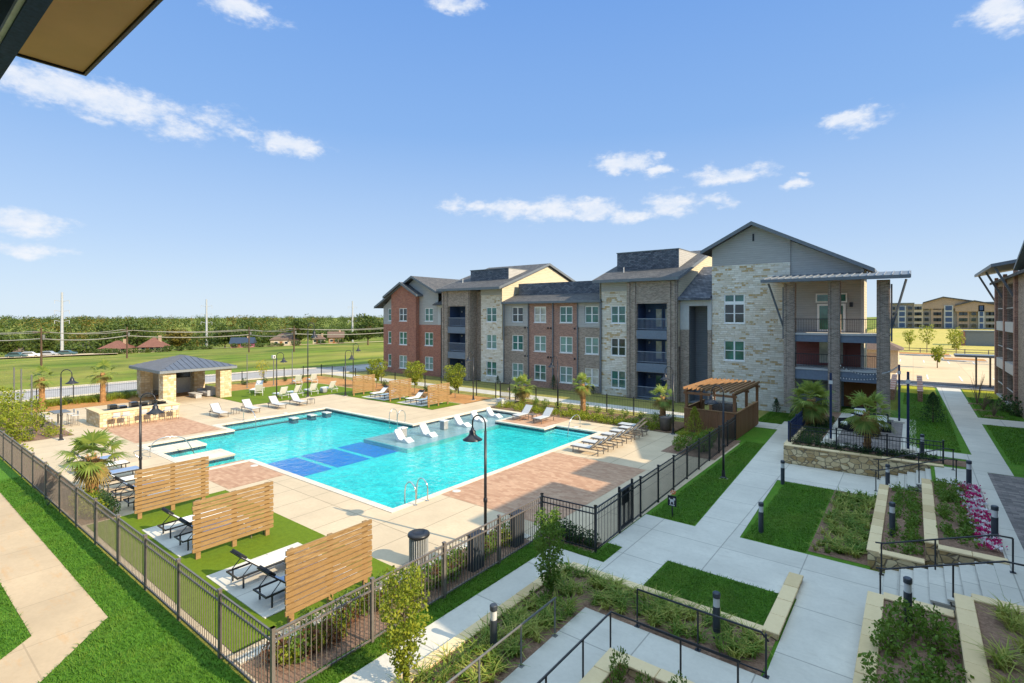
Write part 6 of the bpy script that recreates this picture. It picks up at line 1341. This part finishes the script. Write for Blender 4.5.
def car(label, px, d, paint, rz):
    x, y = dirpt(px, d); t = thing('parked_car', label, 'car', (x, y, terr(x, y) + .06), rz); P = [(-2.2, .35), (2.2, .35), (2.2, .85), (1.1, .95), (.5, 1.45), (-1.3, 1.45), (-1.8, .95), (-2.2, .9)]
    m = MB(); m.extr([(a, -.85, b) for a, b in P], (0, 1.7, 0)); m.build('body', paint, t, bevel=.06)
    m = MB(); W = [(.95, .98), (.45, 1.38), (-1.25, 1.38), (-1.6, .98)]; m.extr([(a, -.87, b) for a, b in W], (0, 1.74, 0)); m.build('window', 'pane_dark', t)
    for a in (-1.35, 1.35):
        for s in (-1, 1): m = MB(); m.tube([(a, s * .72, .33), (a, s * .9, .33)], .33, 14); w_ = m.build('wheel', 'rubber', t); m = MB(); m.tube([(a, s * .9, .33), (a, s * .915, .33)], .19, 10); m.build('rim', 'steel', w_)
car('dark teal parked car at the far left yard', 17, 136, 'car_teal', 1.0); car('white parked car beside the dark teal car', 30, 138, 'car_white', 1.2); car('white parked car just left of the steel pole', 49, 144, 'car_silver', 1.0); car('dark parked car just right of the steel pole', 67, 146, 'car_teal', 1.0)
def steel_pole(label, px, d, yt):
    x, y = dirpt(px, d); h = 7.8 + (315 - yt) / 518 * d - terr(x, y); t = thing('transmission_pole', label, 'utility pole', (x, y, terr(x, y) - .1), 1.0); m = MB(); m.tube([(0, 0, 0), (0, 0, h)], [.48, .28], 10); m.build('shaft', 'galv', t)
    for k in range(3):
        for s in ((-1, 1)): m = MB(); m.beam((0, 0, h - 3 - 3.2 * k), (s * 1.9, 0, h - 2.5 - 3.2 * k), .13, .13); a = m.build('arm', 'galv', t); m = MB(); m.tube([(s * 1.9, 0, h - 2.6 - 3.2 * k), (s * 1.9, 0, h - 3.6 - 3.2 * k)], .07, 6); m.build('insulator', 'galv', a)
steel_pole('tall pale steel transmission pole at the far left', 62, 165, 292); steel_pole('tall pale steel transmission pole behind the pavilion roof', 206.5, 205, 299); steel_pole('pale steel transmission pole left of the far apartments', 352.5, 240, 301)
def wood_pole(label, px, d, ytop):
    x, y = dirpt(px, d); z = terr(x, y); h = 7.8 - (ytop - 315) / 518 * d - z; t = thing('utility_pole', label, 'utility pole', (x, y, z), 1.0); m = MB(); m.tube([(0, 0, -.1), (0, 0, h)], [.17, .11], 8); m.build('shaft', 'pole_wood', t)
    m = MB(); m.box(-1.1, 1.1, -.06, .06, h - .75, h - .6); m.build('crossarm', 'pole_wood', t); m = MB(); m.tube([(.3, 0, h - 1.9), (.3, 0, h - 1.1)], .2, 8); m.build('transformer', 'grey_metal', t); return Vector((x, y, z + h))
tops = [wood_pole('brown wooden utility pole with crossarm at the far left', 41.3, 84, 328), wood_pole('brown wooden utility pole left of the pavilion roof', 127, 104, 327), wood_pole('thin wooden utility pole behind the pavilion right end', 249, 118, 327), wood_pole('thin wooden utility pole before the tan roofed house', 294, 116, 326)]
x, y = dirpt(-90, 84); L0 = Vector((x, y, tops[0].z + .3)); x, y = dirpt(400, 135); L1 = Vector((x, y, tops[3].z))
ch = [L0] + tops + [L1]
for k, (off, dz, nm_) in enumerate(((-1., -.55, 'left'), (1., -.55, 'right'), (0, -1.75, 'lower'))):
    t = thing('power_line', {'left': 'upper power line strung before the distant wood', 'right': 'second power line just beneath the upper one', 'lower': 'lowest and thickest power line across the field'}[nm_], 'power line', (ch[0].x, ch[0].y, 0)); m = MB()
    for a, b in zip(ch, ch[1:]):
        o = Vector((off * cos(1.0), off * sin(1.0), dz - (0 if k != 1 else .12))); m.tube([p + o - Vector((ch[0].x, ch[0].y, 0)) for p in sag(a, b, .5, 10)], .055 if k < 2 else .09, 4)
    m.build('cable', 'wire', t)

# parking court: carport, dumpster enclosure, barrier, truck-height sign posts
t = thing('carport', 'long flat roofed carport over the parking bays at right', 'carport', (3.2, 65.5, .93)); m = MB(); m.box(0, 16, 0, 2.4, 2.85, 3.05); m.build('roof', 'fascia', t)
for x in (1.6, 2.6, 7, 12):
    m = MB(); m.box(x - .07, x + .07, 1.2, 1.34, 0, 2.85); m.build('post', 'bronze_metal', t)
t = thing('enclosure', 'dark metal clad refuse enclosure at the back of parking lot', 'enclosure', (9.0, 150, terr(10, 150))); m = MB(); m.box(0, 12, 0, 5, 0, 3.1); m.build('wall', 'dark_siding', t); m = MB(); m.box(-.1, 12.1, -.1, 5.1, 3.11, 3.3); m.build('cap', 'brown_brick' if 0 else 'fascia', t); m = MB(); m.box(-.8, -.01, -.1, 5.1, 0, 3.1); m.build('pier', 'red_brick', t)
t = thing('barrier_fence', 'low dark rail fence along the back edge of the parking lot', 'fence', (-14, 117.5, terr(0, 117)))
m = MB(); m.box(0, 60, -.05, .05, .5, .62); m.box(0, 60, -.05, .05, .95, 1.05); m.build('rail', 'bronze_metal', t)
for k in range(21): m = MB(); m.box(3 * k - .06, 3 * k + .06, -.06, .06, 0, 1.1); m.build('post', 'bronze_metal', t)
